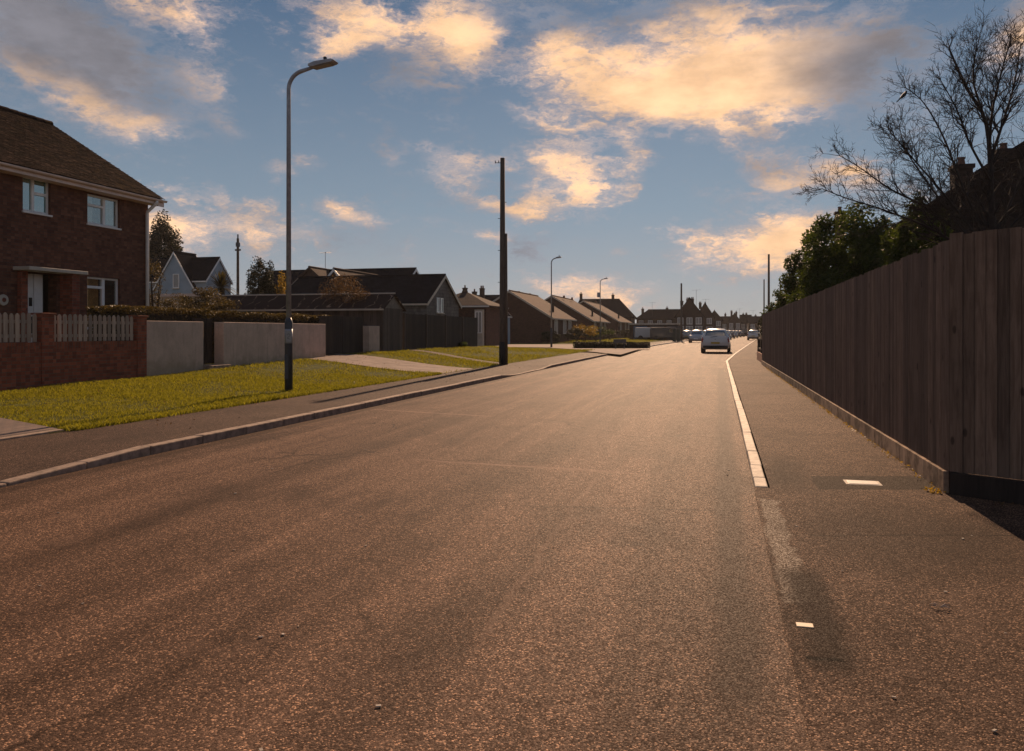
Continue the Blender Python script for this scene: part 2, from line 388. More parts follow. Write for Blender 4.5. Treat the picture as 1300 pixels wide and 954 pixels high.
def boardmat(name, c1, c2, knots=True, rough=.8, vertical=True):
    m, t, p = newmat(name); g = t.n('ShaderNodeNewGeometry'); pos = g.outputs['Position']; r = g.outputs['Random Per Island']
    off = t.m('MULTIPLY', r, 40.0)
    v = t.vm('ADD', t.mapping(pos, sc=(14, 14, 1.1) if vertical else (14, 1.1, 14)), t.comb(off, off, off))
    gr = t.noise(v, 2.2, 5.0, .65, .6)
    c = t.mix(t.mapr(gr, .3, .7), c1, c2)
    c = t.mix(1.0, c, t.mix(r, (.62, .62, .62), (1.3, 1.25, 1.2)), 'MULTIPLY')
    if knots:
        kn = t.n('ShaderNodeTexVoronoi', {'Vector': t.mapping(pos, sc=(7, 7, 3.2)), 'Scale': 1.0})
        kk = t.mapr(kn.outputs['Distance'], .15, .07)
        c = t.mix(t.m('MULTIPLY', kk, .75), c, tuple(a * .3 for a in c1))
    st = t.noise(pos, 1.1, 6.0, .7)
    c = t.mix(t.mapr(st, .45, .75, 0, .5), c, tuple(a * .55 for a in c1))
    t.put(p.inputs['Base Color'], c); p.inputs['Roughness'].default_value = rough; p.inputs['Specular IOR Level'].default_value = .3
    bump(t, p, gr, .35, .004)
    return m
def glass(name, tint, gloss=.35, alpha=0.0):
    m, t, p = newmat(name)
    gl = t.n('ShaderNodeBsdfGlossy', {'Color': (.9, .95, .95), 'Roughness': .02})
    if alpha:
        b = t.n('ShaderNodeBsdfTransparent', {'Color': tint})
    else: b = t.n('ShaderNodeBsdfDiffuse', {'Color': tint})
    mx = t.n('ShaderNodeMixShader', {'Fac': gloss}); t.L.new(b.outputs[0], mx.inputs[1]); t.L.new(gl.outputs[0], mx.inputs[2])
    out = [q for q in t.N if q.type == 'OUTPUT_MATERIAL'][0]; t.L.new(mx.outputs[0], out.inputs[0])
    return m
def paint(name, col, rough=.3, metal=.0, coat=.6):
    m, t, p = newmat(name); pos = worldpos(t)
    t.put(p.inputs['Base Color'], t.mix(t.noise(pos, 3.0), tuple(a * .88 for a in col), col))
    p.inputs['Roughness'].default_value = rough; p.inputs['Metallic'].default_value = metal; p.inputs['Coat Weight'].default_value = coat
    return m

M_road = asphalt('road_asphalt', (.076, .0475, .0325), (.116, .073, .051), scars=True, rough=.75, spec=.048)
M_pave = asphalt('pavement_asphalt', (.080, .052, .037), (.126, .083, .060), tracks=False, chip=1.3, rough=.80, worn=True, spec=.035)
M_pave2 = asphalt('left_pavement_asphalt', (.060, .038, .028), (.088, .057, .042), tracks=False, chip=.7, rough=.85)
M_patch = asphalt('patch_asphalt', (.035, .028, .024), (.055, .043, .035), tracks=False, chip=1.0, rough=.85)
M_kerb = plain('kerb_concrete', (.30, .215, .16), .9, .35, 9.0, bstr=.5, bscale=90)
M_kerbpale = plain('kerb_pale_concrete', (.52, .45, .36), .75, .35, 7.0, bstr=.5, bscale=90)
M_conc = plain('drive_concrete', (.26, .20, .165), .9, .25, 2.5, spec=.15, bstr=.3)
M_grav, t, p = newmat('gravel_board_concrete'); pos = worldpos(t)
c = t.mix(t.mapr(t.noise(pos, 2.6, 7.0, .7), .36, .62), (.085, .055, .038), (.33, .24, .175))
c = t.mix(t.mapr(t.noise(t.mapping(pos, sc=(9, 9, 1.5)), 2.0, 4.0), .5, .7, 0, .6), c, (.06, .045, .036))
oi = t.n('ShaderNodeObjectInfo').outputs['Random']
t.put(p.inputs['Base Color'], t.mix(1.0, c, t.mix(oi, (.55, .52, .5), (1.25, 1.2, 1.15)), 'MULTIPLY')); p.inputs['Roughness'].default_value = .9; p.inputs['Specular IOR Level'].default_value = .15
bump(t, p, t.noise(pos, 50.0, 4.0), .4, .01)
M_render, t, p = newmat('masonry_render'); pos = worldpos(t)
c = t.mix(t.mapr(t.noise(pos, 2.0, 7.0, .7), .32, .68), (.52, .39, .31), (.68, .51, .41))
c = t.mix(t.mapr(t.noise(t.mapping(pos, sc=(5, 5, .5)), 1.6, 5.0, .65), .50, .72, 0, .45), c, (.36, .27, .21))
c = t.mix(t.mapr(t.noise(pos, 55.0, 3.0, .6), .42, .62, 0, .35), c, (.34, .26, .21))
zz_ = t.m('ADD', t.sep(pos)[2], t.m('MULTIPLY', t.noise(pos, 4.0, 5.0), .5))
c = t.mix(t.mapr(zz_, .95, .60, 0, .5), c, (.30, .24, .15))
t.put(p.inputs['Base Color'], c); p.inputs['Roughness'].default_value = .95; p.inputs['Specular IOR Level'].default_value = .15
bump(t, p, t.noise(pos, 48.0, 4.0), .9, .012)
M_soil = plain('soil', (.045, .033, .024), .95, .4, 8.0, bstr=.8, bscale=30)
M_field = plain('far_ground', (.07, .07, .03), .95, .35, .2)
M_brick = brick('house_brick', (.14, .058, .037), (.20, .088, .056), (.10, .072, .056))
M_brickwall = brick('garden_wall_brick', (.36, .105, .058), (.27, .085, .052), (.19, .14, .105))
M_solwall = brick('garden_wall_soldier_brick', (.34, .10, .055), (.24, .078, .048), (.17, .13, .10), soldier=True)
M_brickred = brick('bungalow_brick', (.12, .058, .042), (.095, .048, .036), (.07, .055, .048))
M_brickdark = brick('far_brick', (.085, .055, .044), (.065, .045, .038), (.05, .042, .038))
M_tileR = tiles('bungalow_roof_tiles', (.125, .070, .048), (.10, .058, .042), .3, .3, .4, 1.9)
M_tileD = tiles('dark_roof_tiles', (.022, .023, .028), (.015, .016, .020), .28, .3, .0, 1.9)
M_tileB = tiles('brown_roof_tiles', (.085, .055, .045), (.06, .042, .036), .28, .25, .3, 1.9)
M_tilehung = tiles('hung_tiles', (.19, .18, .17), (.13, .12, .115), .22, .25, .0, 1.0)
M_white = plain('white_upvc', (.80, .77, .74), .4, .06, 5.0)
M_cream = plain('cream_paint', (.52, .45, .36), .6, .12, 4.0)
M_blue = plain('blue_grey_render', (.30, .37, .43), .85, .08, 1.5)
M_fascia = plain('pinkish_fascia', (.72, .57, .50), .5, .1, 3.0)
M_dark = plain('dark_opening', (.012, .011, .011), .8, .2)
M_black = plain('black_rubber', (.014, .014, .015), .6, .2)
M_steel = plain('galvanised_steel', (.34, .34, .36), .5, .2, 8.0, metal=.25)
M_steelD = plain('dark_painted_steel', (.05, .055, .065), .5, .2, 8.0)
M_pole = boardmat('weathered_pole_wood', (.075, .055, .042), (.13, .10, .075), knots=False)
M_fence = boardmat('fence_boards', (.115, .078, .056), (.205, .145, .108))
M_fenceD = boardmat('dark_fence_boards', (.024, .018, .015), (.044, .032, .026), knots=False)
M_shed = boardmat('shed_boards', (.075, .060, .050), (.12, .095, .078), knots=False)
M_picket = boardmat('picket_boards', (.36, .27, .21), (.50, .39, .31), knots=False)
M_glass = glass('window_glass', (.02, .035, .035), .30)
M_glassc = glass('clear_window_glass', (.85, .9, .88), .22, alpha=1)
M_glassT = glass('painted_reflection_glass', (.03, .17, .15), .38)  # teal of the reflected sky is put into the pane colour
M_curtain = plain('net_curtain', (.75, .70, .64), .9, .08, 12.0)
M_orange = plain('orange_reflection_curtain', (.85, .38, .11), .9, .2, 9.0)  # orange of the fence mirrored in the window, painted on the curtain
M_bark = plain('bark', (.035, .026, .022), .9, .3, 12.0, bstr=.3)
M_grass = leafmat('grass_blades', (.095, .10, .014), (.27, .245, .035), .5, .7, .12)
M_grassbase = plain('grass_base', (.085, .088, .018), 1.0, .5, 5.0, spec=.05, bstr=.8, bscale=40)
M_laurel = leafmat('laurel_leaves', (.026, .040, .012), (.070, .095, .022), .35, .6, .2)
M_hedge = leafmat('hedge_leaves', (.045, .035, .016), (.105, .075, .030), .35, .6, .3)
M_yew = leafmat('conifer_leaves', (.015, .018, .010), (.040, .038, .018), .2, .6, .3)
M_brownleaf = leafmat('brown_leaves', (.07, .042, .026), (.15, .085, .045), .3, .6, .2)
M_golden = leafmat('golden_leaves', (.16, .11, .02), (.30, .19, .03), .5, .5, .2)
M_palm = leafmat('palm_leaves', (.03, .028, .014), (.08, .065, .03), .3, .5, .3)
M_terracotta = plain('chimney_pot_clay', (.16, .075, .05), .8, .2, 8.0)

# ================================================================== GROUND
def interp(v, xs, ys): return float(np.interp(v, xs, ys))
XR_Y, XR_X = [-8, 36, 50, 85, 200, 420], [.30, .30, 1.0, 3.0, 9.6, 26]
XL_Y, XL_X = [-8, 60, 80, 105, 200, 420], [-6.0, -6.0, -5.6, -4.7, .8, 15]
def xr(y): return interp(y, XR_Y, XR_X)
def xl(y): return interp(y, XL_Y, XL_X)
def kerbz(y):                                    # left kerb top: dropped at the drives
    return interp(y, [-8, 5.6, 7.4, 22.0, 23.4, 27.6, 28.8, 44.5, 46.5], [.025, .03, .10, .10, .03, .03, .10, .10, .03])
def backz(y): return interp(y, [-10, 10, 12.8, 17, 20.2, 26.4, 30, 44, 53, 300], [.11, .12, .16, .21, .30, .42, .48, .47, .14, .14])
def smooth(t): t = min(1, max(0, t)); return t * t * (3 - 2 * t)
def hland(x, y):
    t = smooth((-7.9 - x) / 5.9)
    return .105 + (backz(y) - .105) * t
def sheet(name, xs, ys, hf, mat, keep=None, warp=None):
    V = []; Fc = []
    for y in ys:
        for x in xs:
            X, Y = (x, y) if warp is None else warp(x, y)
            V.append((X, Y, hf(X, Y)))
    nx = len(xs)
    for j in range(len(ys) - 1):
        for i in range(nx - 1):
            if keep:
                c = [V[j * nx + i], V[j * nx + i + 1], V[(j + 1) * nx + i + 1], V[(j + 1) * nx + i]]
                if not keep(sum(p[0] for p in c) / 4, sum(p[1] for p in c) / 4): continue
            Fc.append((j * nx + i, j * nx + i + 1, (j + 1) * nx + i + 1, (j + 1) * nx + i))
    o = quads(name, V, Fc, mat, smooth=True); return struct(o)
lin = lambda a, b, n: list(np.linspace(a, b, n))

sheet('ground', [-1500, -90, 40, 1500], [-300, -10, 260, 1800], lambda x, y: -.06, M_field)
ys_r = lin(-8, 60, 35) + lin(64, 200, 30) + [230, 260, 300, 420]
sheet('road', lin(0, 1, 9), ys_r, lambda x, y: 0.0, M_road, warp=lambda u, y: (xl(y) + (xr(y) - xl(y)) * u, y))
# left footway, sloping down to the dropped kerbs
def pavez(x, y):
    t = smooth((-6.12 - x) / 1.5); k = kerbz(y) - .003
    return k + (.10 - k) * t
sheet('left_pavement', lin(-7.95, -6.12, 9), lin(-8, 46.6, 110), pavez, M_pave2)
# land behind the footway
sheet('grass_verge', [-60, -40, -28, -20, -16] + lin(-13.9, -7.9, 22), lin(8.0, 53, 130), lambda x, y: hland(x, y) + (.015 * mnoise.noise((x * 1.3, y * 1.3, 0)) if -13.8 < x < -7.95 else 0), M_grassbase,
      keep=lambda x, y: True)
sheet('left_land', [-260, -120, -60, -30, -7.95], [-60, -10, 4, 8.0], lambda x, y: .09, M_field)
sheet('far_left_land', lin(-260, -1, 24), lin(53, 420, 60), lambda x, y: .10, M_grassbase, warp=lambda x, y: (min(x, xl(y) - .02), y))
def edge_y(x): return 8.24 + (-7.85 - x) * .455
M_paving, t, p = newmat('block_paving'); pos = worldpos(t)
bt = t.n('ShaderNodeTexBrick', {'Vector': t.mapping(pos, rot=(0, 0, radians(90))), 'Color1': (.20, .13, .10), 'Color2': (.15, .10, .08), 'Mortar': (.05, .045, .04), 'Scale': 1.0,
         'Mortar Size': .008, 'Brick Width': .2, 'Row Height': .1})
t.put(p.inputs['Base Color'], t.mix(1.0, bt.outputs[0], t.ramp(t.noise(pos, 2.0, 5.0), [(.3, (.7, .7, .7)), (.7, (1.2, 1.2, 1.2))]), 'MULTIPLY')); p.inputs['Roughness'].default_value = .85
bump(t, p, t.m('MULTIPLY', bt.outputs[1], -1.0), .5, .01)
m = MB()
V = [(-8.05, -2), (-60, -2), (-60, 10.9), (-13.8, 10.9), (-8.05, edge_y(-8.05) - .06)]
m.add([(a, b, .128 if a > -13 else .14) for a, b in V], [tuple(range(5))])
struct(m.build('block_paved_drive', M_paving))
m = MB(); n = 9
for i in range(n):
    a = -2 + i * 1.14; m.box(-8.05, -7.93, a, a + 1.125, .05, .125)
struct(m.build('paving_edging_kerb', M_kerb, bevel=.008))
# sloping quads laid on the land
def strip(name, a, b, c, d, mat, n=16, lift=.018, base=.0):       # a-b on the footway side, d-c on the wall side
    V = []; Fc = []
    for j in range(n + 1):
        v = j / n
        for i in range(n + 1):
            u = i / n
            x = (a[0] * (1 - u) + b[0] * u) * (1 - v) + (d[0] * (1 - u) + c[0] * u) * v
            y = (a[1] * (1 - u) + b[1] * u) * (1 - v) + (d[1] * (1 - u) + c[1] * u) * v
            V.append((x, y, hland(x, y) + lift * min(1, (v * n) * .6 + .1)))
    for j in range(n):
        for i in range(n):
            k = j * (n + 1) + i; Fc.append((k, k + 1, k + n + 2, k + n + 1))
    return struct(quads(name, V, Fc, mat, smooth=True))
WX = -13.84
yd0, yd1, yd2, yd3 = yat(556, -7.9), yat(602, -7.9), yat(465, WX), yat(414, WX)
D1 = [(-7.9, yd0), (-7.9, yd1), (WX - 4, yd2 + .3), (WX - 4, yd3 + .3)]
strip('concrete_drive', *D1, M_conc)
yp0, yp1, yp2, yp3 = yat(636, -7.9), yat(645, -7.9), yat(524, WX), yat(515, WX)
D2 = [(-7.9, yp0), (-7.9, yp1), (WX, yp2), (WX, yp3)]
strip('garden_path', *D2, M_pave2)
def inpoly(x, y, P):
    c = False; j = len(P) - 1
    for i in range(len(P)):
        if (P[i][1] > y) != (P[j][1] > y) and x < (P[j][0] - P[i][0]) * (y - P[i][1]) / (P[j][1] - P[i][1]) + P[i][0]: c = not c
        j = i
    return c
# side road joining on the left and the far footways
def flat(name, pts, z, mat):
    m = MB(); m.add([(x, y, z) for x, y in pts], [tuple(range(len(pts)))]); return struct(m.build(name, mat))
sr = [gp(a, b, .12) for a, b in [(788, 450.6), (745, 446.2), (742, 444.6), (690, 441.3), (560, 440.6), (560, 437.4), (727, 437.4), (728, 442.6), (815, 442.6)]]
flat('side_road', sr, .125, M_conc)  # pale concrete colour stands in for glare on the side road
ms = MB()
for i, (y0, y1) in enumerate(zip(lin(64, 200, 20)[:-1], lin(64, 200, 20)[1:])):
    ms.add([(xl(y0) - 2.1, y0, .112), (xl(y0) - .12, y0, .112), (xl(y1) - .12, y1, .112), (xl(y1) - 2.1, y1, .112)], [(0, 1, 2, 3)])
struct(ms.build('far_left_pavement', M_pave2))
# kerbs: separate stones
def kerb(name, ylist, xf, zf, wd, mat, gap=.012, side=-1):
    m = MB()
    for y0, y1 in zip(ylist[:-1], ylist[1:]):
        a0, a1 = xf(y0), xf(y1 - gap); z0, z1 = zf(y0), zf(y1)
        dz = RND.uniform(-.004, .004); dx = RND.uniform(-.005, .005)
        a0 += dx; a1 += dx
        m.add([(a0, y0, -.05), (a0 + side * wd, y0, -.05), (a1 + side * wd, y1 - gap, -.05), (a1, y1 - gap, -.05),
               (a0, y0, z0 + dz), (a0 + side * wd, y0, z0 + dz), (a1 + side * wd, y1 - gap, z1 + dz), (a1, y1 - gap, z1 + dz)],
              [(0, 3, 2, 1), (4, 5, 6, 7), (0, 1, 5, 4), (1, 2, 6, 5), (2, 3, 7, 6), (3, 0, 4, 7)])
    return struct(m.build(name, mat, bevel=.012))
kerb('left_kerb', lin(-8, 46.5, 61), lambda y: -6.0, kerbz, .14, M_kerb)
kerb('far_left_kerb', lin(63.5, 200, 60), lambda y: xl(y), lambda y: .11, .14, M_kerbpale)
kerb('right_kerb', [7.02, 7.45, 8.1] + lin(9.0, 200, 120), xr, lambda y: interp(y, [6.9, 8, 10], [.045, .055, .065]), .105, M_kerbpale, side=1)
# right footway
def rpz(x, y): return interp(y, [-8, 5.6, 7.0, 9], [.0085, .0085, .040, .052])
sheet('right_pavement', lin(0, 1, 8), lin(7.0, 60, 40) + lin(64, 200, 30), rpz, M_pave, warp=lambda u, y: (xr(y) + .12 + u * (interp(y, [0, 42, 50, 200], [2.2, 2.0, 2.2, 2.2])), y))
sheet('near_right_pavement', [.29, .42, 1, 2, 3, 4, 6, 9], lin(-8, 5.6, 8) + lin(5.8, 7.0, 7), rpz, M_pave)
# flush channel strip with loose chippings, dark patches
m = MB(); cx, cy = gp(1021, 791, .02); m.box(cx - .035, cx + .04, cy - .028, cy + .026, .004, .0125)
tag(m.build('marker_tile', plain('pale_tile', (.55, .42, .26), .6, .15), loc=(cx, cy, .012), bevel=.003), 'small pale yellow tile set in the dark worn tarmac by the kerb line', 'tile')
# inspection cover
cx, cy = gp(1095, 612, .05)
t_ = thing('inspection_cover', 'small pale rectangular inspection cover set in the right pavement', 'manhole cover', (cx, cy, .045))
m = MB(); m.box(cx - .145, cx + .145, cy - .105, cy + .105, .030, .0445); m.build('frame', M_kerbpale, t_, bevel=.003)
m = MB(); m.box(cx - .12, cx + .12, cy - .08, cy + .08, .0447, .0475); m.build('lid', plain('pale_cover', (.62, .57, .50), .45, .15, 30.0), t_, bevel=.002)
# soil strip under the right fence return
# loose litter: twigs, leaf bits, stones
m = MB()
for i in range(140):
    if i < 80: x, y = RND.uniform(.5, 5.5), RND.uniform(2.0, 7); z = .012
    else: x, y = RND.uniform(-5.5, .2), RND.uniform(2.2, 14); z = .003
    s = RND.uniform(.002, .006); a = RND.uniform(0, pi)
    mm = MB(); mm.box(-s * 1.8, s * 1.8, -s, s, 0, s * .8); mm.xf(Matrix.Translation((x, y, z)) @ Matrix.Rotation(a, 4, 'Z') @ Matrix.Rotation(RND.uniform(-.2, .2), 4, 'X')); m.merge(mm)
o = m.build('grit', plain('loose_grit', (.42, .36, .29), .8, .4, 20.0)); tag(o, 'pale stones and crumbs scattered on the road and pavement', 'grit'); o['kind'] = 'stuff'
def debris(name, px, py, label):
    cx, cy = gp(px, py, .01); m = MB()
    for i in range(4):
        a = RND.uniform(-.6, .6); L = RND.uniform(.02, .05); x, y = cx + RND.gauss(0, .03), cy + RND.gauss(0, .012)
        m.tube([(x - L * cos(a) / 2, y - L * sin(a) / 2, .02), (x, y, .03), (x + L * cos(a) / 2, y + L * sin(a) / 2, .022)], [.002, .0035, .0015], 5)
    return tag(m.build(name, M_picket, loc=(cx, cy, .012)), label, 'twigs')
debris('twig_litter', 1190, 772, 'few thin pale twigs lying loose on the right pavement')

# grass blades -------------------------------------------------------
rs = np.random.RandomState(3)
def blades(name, regions, label):
    Vs = []; Fs = []; b = 0
    for (x0, x1, y0, y1, dens, hh) in regions:
        n = int(abs((x1 - x0) * (y1 - y0)) * dens)
        X = rs.uniform(x0, x1, n); Y = rs.uniform(y0, y1, n)
        K = np.array([(not inpoly(x, y, D1)) and (not inpoly(x, y, D2)) and y > edge_y(x) - .02 for x, y in zip(X, Y)])
        # thin worn places
        W = np.array([mnoise.noise((x * .55, y * .55, 3.3)) + .5 * mnoise.noise((x * 2.2, y * 2.2, 7)) for x, y in zip(X, Y)])
        K &= (rs.uniform(-.6, .35, n) < W + .22)
        X, Y, W = X[K], Y[K], W[K]; n = len(X)
        Z = np.array([hland(x, y) for x, y in zip(X, Y)]) - .005
        A = rs.uniform(0, 2 * pi, n); Hh = hh * rs.uniform(.5, 1.35, n) * (1 + .5 * W); Wd = hh * rs.uniform(.07, .13, n)
        lean = rs.uniform(.1, .9, n) * Hh; B = rs.uniform(0, 2 * pi, n)
        dx, dy = np.cos(A) * Wd, np.sin(A) * Wd
        P = np.stack([np.stack([X - dx, Y - dy, Z], 1), np.stack([X + dx, Y + dy, Z], 1),
                      np.stack([X + np.cos(B) * lean * .35 + dx * .6, Y + np.sin(B) * lean * .35 + dy * .6, Z + Hh * .6], 1),
                      np.stack([X + np.cos(B) * lean, Y + np.sin(B) * lean, Z + Hh], 1)], 1).reshape(-1, 3)
        I = np.arange(n)[:, None] * 4 + b
        Vs.append(P); Fs.append(np.concatenate([I, I + 1, I + 2, I + 3], 1)); b += 4 * n
    o = quads(name, np.concatenate(Vs), np.concatenate(Fs), M_grass); o['kind'] = 'stuff'; tag(o, label, 'grass'); return o
blades('verge_grass', [(-13.8, -7.82, 8.2, 13, 2100, .042), (-13.8, -7.84, 13, 20, 1300, .047), (-13.8, -7.86, 20, 33, 420, .065), (-13.8, -7.9, 33, 52.5, 160, .08),
                       (-8.02, -7.78, 8.3, 22, 2500, .05), (-24, -8, 82, 140, 22, .12)], 'sunlit yellow green grass of the verge between pavement and garden walls')

LEAF_SPOTS = [(RND.uniform(-13.6, -6.4), RND.uniform(8.5, 30)) for _ in range(420)]

# ================================================================== LEFT WALLS
def pier(m, y0, y1, z1, x0=WX - .17, x1=WX + .05): m.box(x0, x1, y0, y1, backz(y0) - .1, z1)
yb1 = yat(185, WX); yA = 9.0
t_ = thing('brick_garden_wall', 'low red brick garden wall topped with pale pickets in front of the brick house', 'wall', (WX, (yA + yb1) / 2, .15))
m = MB(); m.box(WX - .2, WX, yA, yb1 - .3, -.1, .93); m.build('brickwork', M_brickwall, t_)
m = MB(); m.box(WX - .2, WX + .003, yA, yb1 - .3, .932, 1.12); m.build('soldier_course', M_solwall, t_)
yp = [yA, yat(52, WX), yb1 - .32]
for i, y in enumerate(yp):
    m = MB(); m.box(WX - .22, WX + .03, y, y + .32, 0, 1.70); pr = m.build('pier', M_brickwall, t_)
    m = MB(); m.box(WX - .25, WX + .06, y - .03, y + .35, 1.702, 1.745); m.build('coping', M_brickwall, pr, bevel=.01)
for a, b in ((yp[0] + .34, yp[1] - .02), (yp[1] + .34, yp[2] - .02)):
    m = MB(); n = int((b - a) / .142); st = (b - a) / n
    for i in range(n):
        y = a + (i + .12) * st; h = 1.73 + RND.uniform(-.012, .012); w_ = .098
        m.prism([(y, 1.13), (y + w_, 1.13), (y + w_, h - .05), (y + w_ * .75, h - .012), (y + w_ / 2, h), (y + w_ * .25, h - .012), (y, h - .05)], 'x', WX - .075, WX - .057)
    m.box(WX - .115, WX - .077, a, b, 1.22, 1.29); m.box(WX - .115, WX - .077, a, b, 1.52, 1.59)
    m.build('picket_panel', M_picket, t_)
ZW = 1.62
def rendered_wall(y0, y1, thick, label, z1=ZW):
    t_ = thing('rendered_wall', label, 'wall', (WX, (y0 + y1) / 2, backz(y0)), group='pale rendered garden walls')
    m = MB(); m.box(WX - thick, WX, y0, y1, -.1, z1); m.build('render_face', M_render, t_, bevel=.015); return t_
yw0, yw1 = yb1 + .004, yat(258.5, WX)
rendered_wall(yw0, yw1, .28, 'short pale rendered wall between the brick wall and the narrow garden gate')
yw2, yw3 = yat(284, WX), yat(413.5, WX)
rendered_wall(yw2, yw3, .32, 'long pale rendered wall behind the tall street lamp')
yq0, yq1 = yat(469, WX), yat(482, WX)
rendered_wall(yq0, yq1, .42, 'square pale rendered gate pillar at the end of the concrete drive', zat(414, WX, yq0))
# narrow gate, its step
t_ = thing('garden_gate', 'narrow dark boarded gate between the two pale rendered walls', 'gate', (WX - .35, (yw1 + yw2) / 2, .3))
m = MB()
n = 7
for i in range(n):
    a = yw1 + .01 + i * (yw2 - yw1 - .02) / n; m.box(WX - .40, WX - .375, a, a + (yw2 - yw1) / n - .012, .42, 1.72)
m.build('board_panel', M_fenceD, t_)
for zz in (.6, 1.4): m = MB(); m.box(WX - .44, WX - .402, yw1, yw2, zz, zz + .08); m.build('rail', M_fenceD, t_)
m = MB(); m.box(WX - .5, WX + .25, yw1 + .004, yw2 - .004, .1, .40); tag(m.build('door_step', M_kerb, loc=(WX, (yw1 + yw2) / 2, .3), bevel=.01), 'low concrete step in front of the narrow dark gate', 'step')
# driveway gates
yg0, yg1 = yw3 + .02, yq0 - .02
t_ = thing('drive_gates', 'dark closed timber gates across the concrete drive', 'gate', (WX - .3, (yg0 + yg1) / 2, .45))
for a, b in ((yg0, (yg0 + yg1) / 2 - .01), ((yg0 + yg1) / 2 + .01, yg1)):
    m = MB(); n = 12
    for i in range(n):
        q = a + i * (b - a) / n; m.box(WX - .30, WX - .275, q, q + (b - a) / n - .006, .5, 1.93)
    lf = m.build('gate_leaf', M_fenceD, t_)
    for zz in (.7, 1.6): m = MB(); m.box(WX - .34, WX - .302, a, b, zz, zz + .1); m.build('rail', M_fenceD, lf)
# dark boundary fence further along
def board_fence(name, label, x, y0, y1, zb, zt, mat, seg, grp=None, postw=.1):
    t_ = thing(name, label, 'fence', (x, (y0 + y1) / 2, zb(y0)), group=grp)
    n = max(1, round((y1 - y0) / seg))
    for i in range(n):
        a = y0 + (y1 - y0) * i / n; b = y0 + (y1 - y0) * (i + 1) / n
        m = MB(); k = max(1, int((b - a) / .125))
        for j in range(k):
            q = a + (b - a) * j / k; m.box(x - .02 + RND.uniform(-.003, .003), x + .005, q + .002, q + (b - a) / k - .002, zb(q) + .03, zt(q) + RND.uniform(-.008, .008))
        m.build('board_panel', mat, t_)
        m = MB(); m.box(x - .05, x + .055, a - postw / 2, a + postw / 2, zb(a) - .1, zt(a) + .04); m.build('post', M_shed, t_)
    return t_
yf0, yf1 = yat(513, WX), yat(606, WX)
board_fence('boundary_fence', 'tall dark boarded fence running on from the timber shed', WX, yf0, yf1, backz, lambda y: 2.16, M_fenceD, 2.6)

# ================================================================== LEAVES
def leafcloud(P, size, seed=0, flatten=.35):
    """one small folded quad per centre"""
    r = np.random.RandomState(seed); n = len(P)
    P = np.asarray(P); s = size * r.uniform(.6, 1.4, n)[:, None]
    d = r.normal(size=(n, 3)); d[:, 2] *= .7; d /= np.linalg.norm(d, axis=1)[:, None]
    e = r.normal(size=(n, 3)); e -= (e * d).sum(1)[:, None] * d; e /= np.linalg.norm(e, axis=1)[:, None]
    q = np.stack([P - d * s, P - e * s * flatten, P + d * s, P + e * s * flatten], 1).reshape(-1, 3)
    I = np.arange(n)[:, None] * 4
    return q, np.concatenate([I, I + 1, I + 2, I + 3], 1)
def clumpy(center, rad, n, nclump, seed, cl=.38, low=-1.0):
    r = np.random.RandomState(seed)
    d = r.normal(size=(nclump, 3)); d /= np.linalg.norm(d, axis=1)[:, None]
    d = d[d[:, 2] > low]
    c = d * r.uniform(.35, .95, len(d))[:, None] ** .6
    k = r.randint(0, len(c), n)
    off = r.normal(size=(n, 3)); off /= np.linalg.norm(off, axis=1)[:, None]
    off *= (r.uniform(0, 1, n) ** .45)[:, None] * cl * r.uniform(.6, 1.25, len(c))[k][:, None]
    return (c[k] + off) * np.array(rad) + np.array(center)
def hedge(name, label, x0, x1, y0, y1, z0, z1, mat, n, seed, size=.045, cat='hedge', bulge=.08):
    r = np.random.RandomState(seed)
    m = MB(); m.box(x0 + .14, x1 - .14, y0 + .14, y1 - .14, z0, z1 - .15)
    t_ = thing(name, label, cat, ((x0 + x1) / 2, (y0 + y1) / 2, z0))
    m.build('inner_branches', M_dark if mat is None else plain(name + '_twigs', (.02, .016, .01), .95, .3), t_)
    W, L, Hh = x1 - x0, y1 - y0, z1 - z0
    ar = np.array([L * Hh, L * Hh, L * W * 1.6, W * Hh, W * Hh]); ar /= ar.sum()
    f = r.choice(5, n, p=ar); u = r.uniform(0, 1, n); v = r.uniform(0, 1, n); dpt = r.uniform(0, 1, n) ** 1.6 * .17
    P = np.zeros((n, 3))
    for i in range(n):
        if f[i] == 0: q = (x1 - dpt[i], y0 + L * u[i], z0 + Hh * v[i])
        elif f[i] == 1: q = (x0 + dpt[i], y0 + L * u[i], z0 + Hh * v[i])
        elif f[i] == 2: q = (x0 + W * v[i], y0 + L * u[i], z1 - dpt[i])
        elif f[i] == 3: q = (x0 + W * u[i], y0 + dpt[i], z0 + Hh * v[i])
        else: q = (x0 + W * u[i], y1 - dpt[i], z0 + Hh * v[i])
        P[i] = q
        nn = mnoise.noise((q[0] * 1.1 + seed, q[1] * 1.1, q[2] * 1.5))
        P[i, 2] += nn * bulge * (v[i] if f[i] != 2 else 1); P[i, 0] += nn * bulge * .6
    V, Fc = leafcloud(P, size, seed)
    quads('foliage', V, Fc, mat, t_)
    return t_
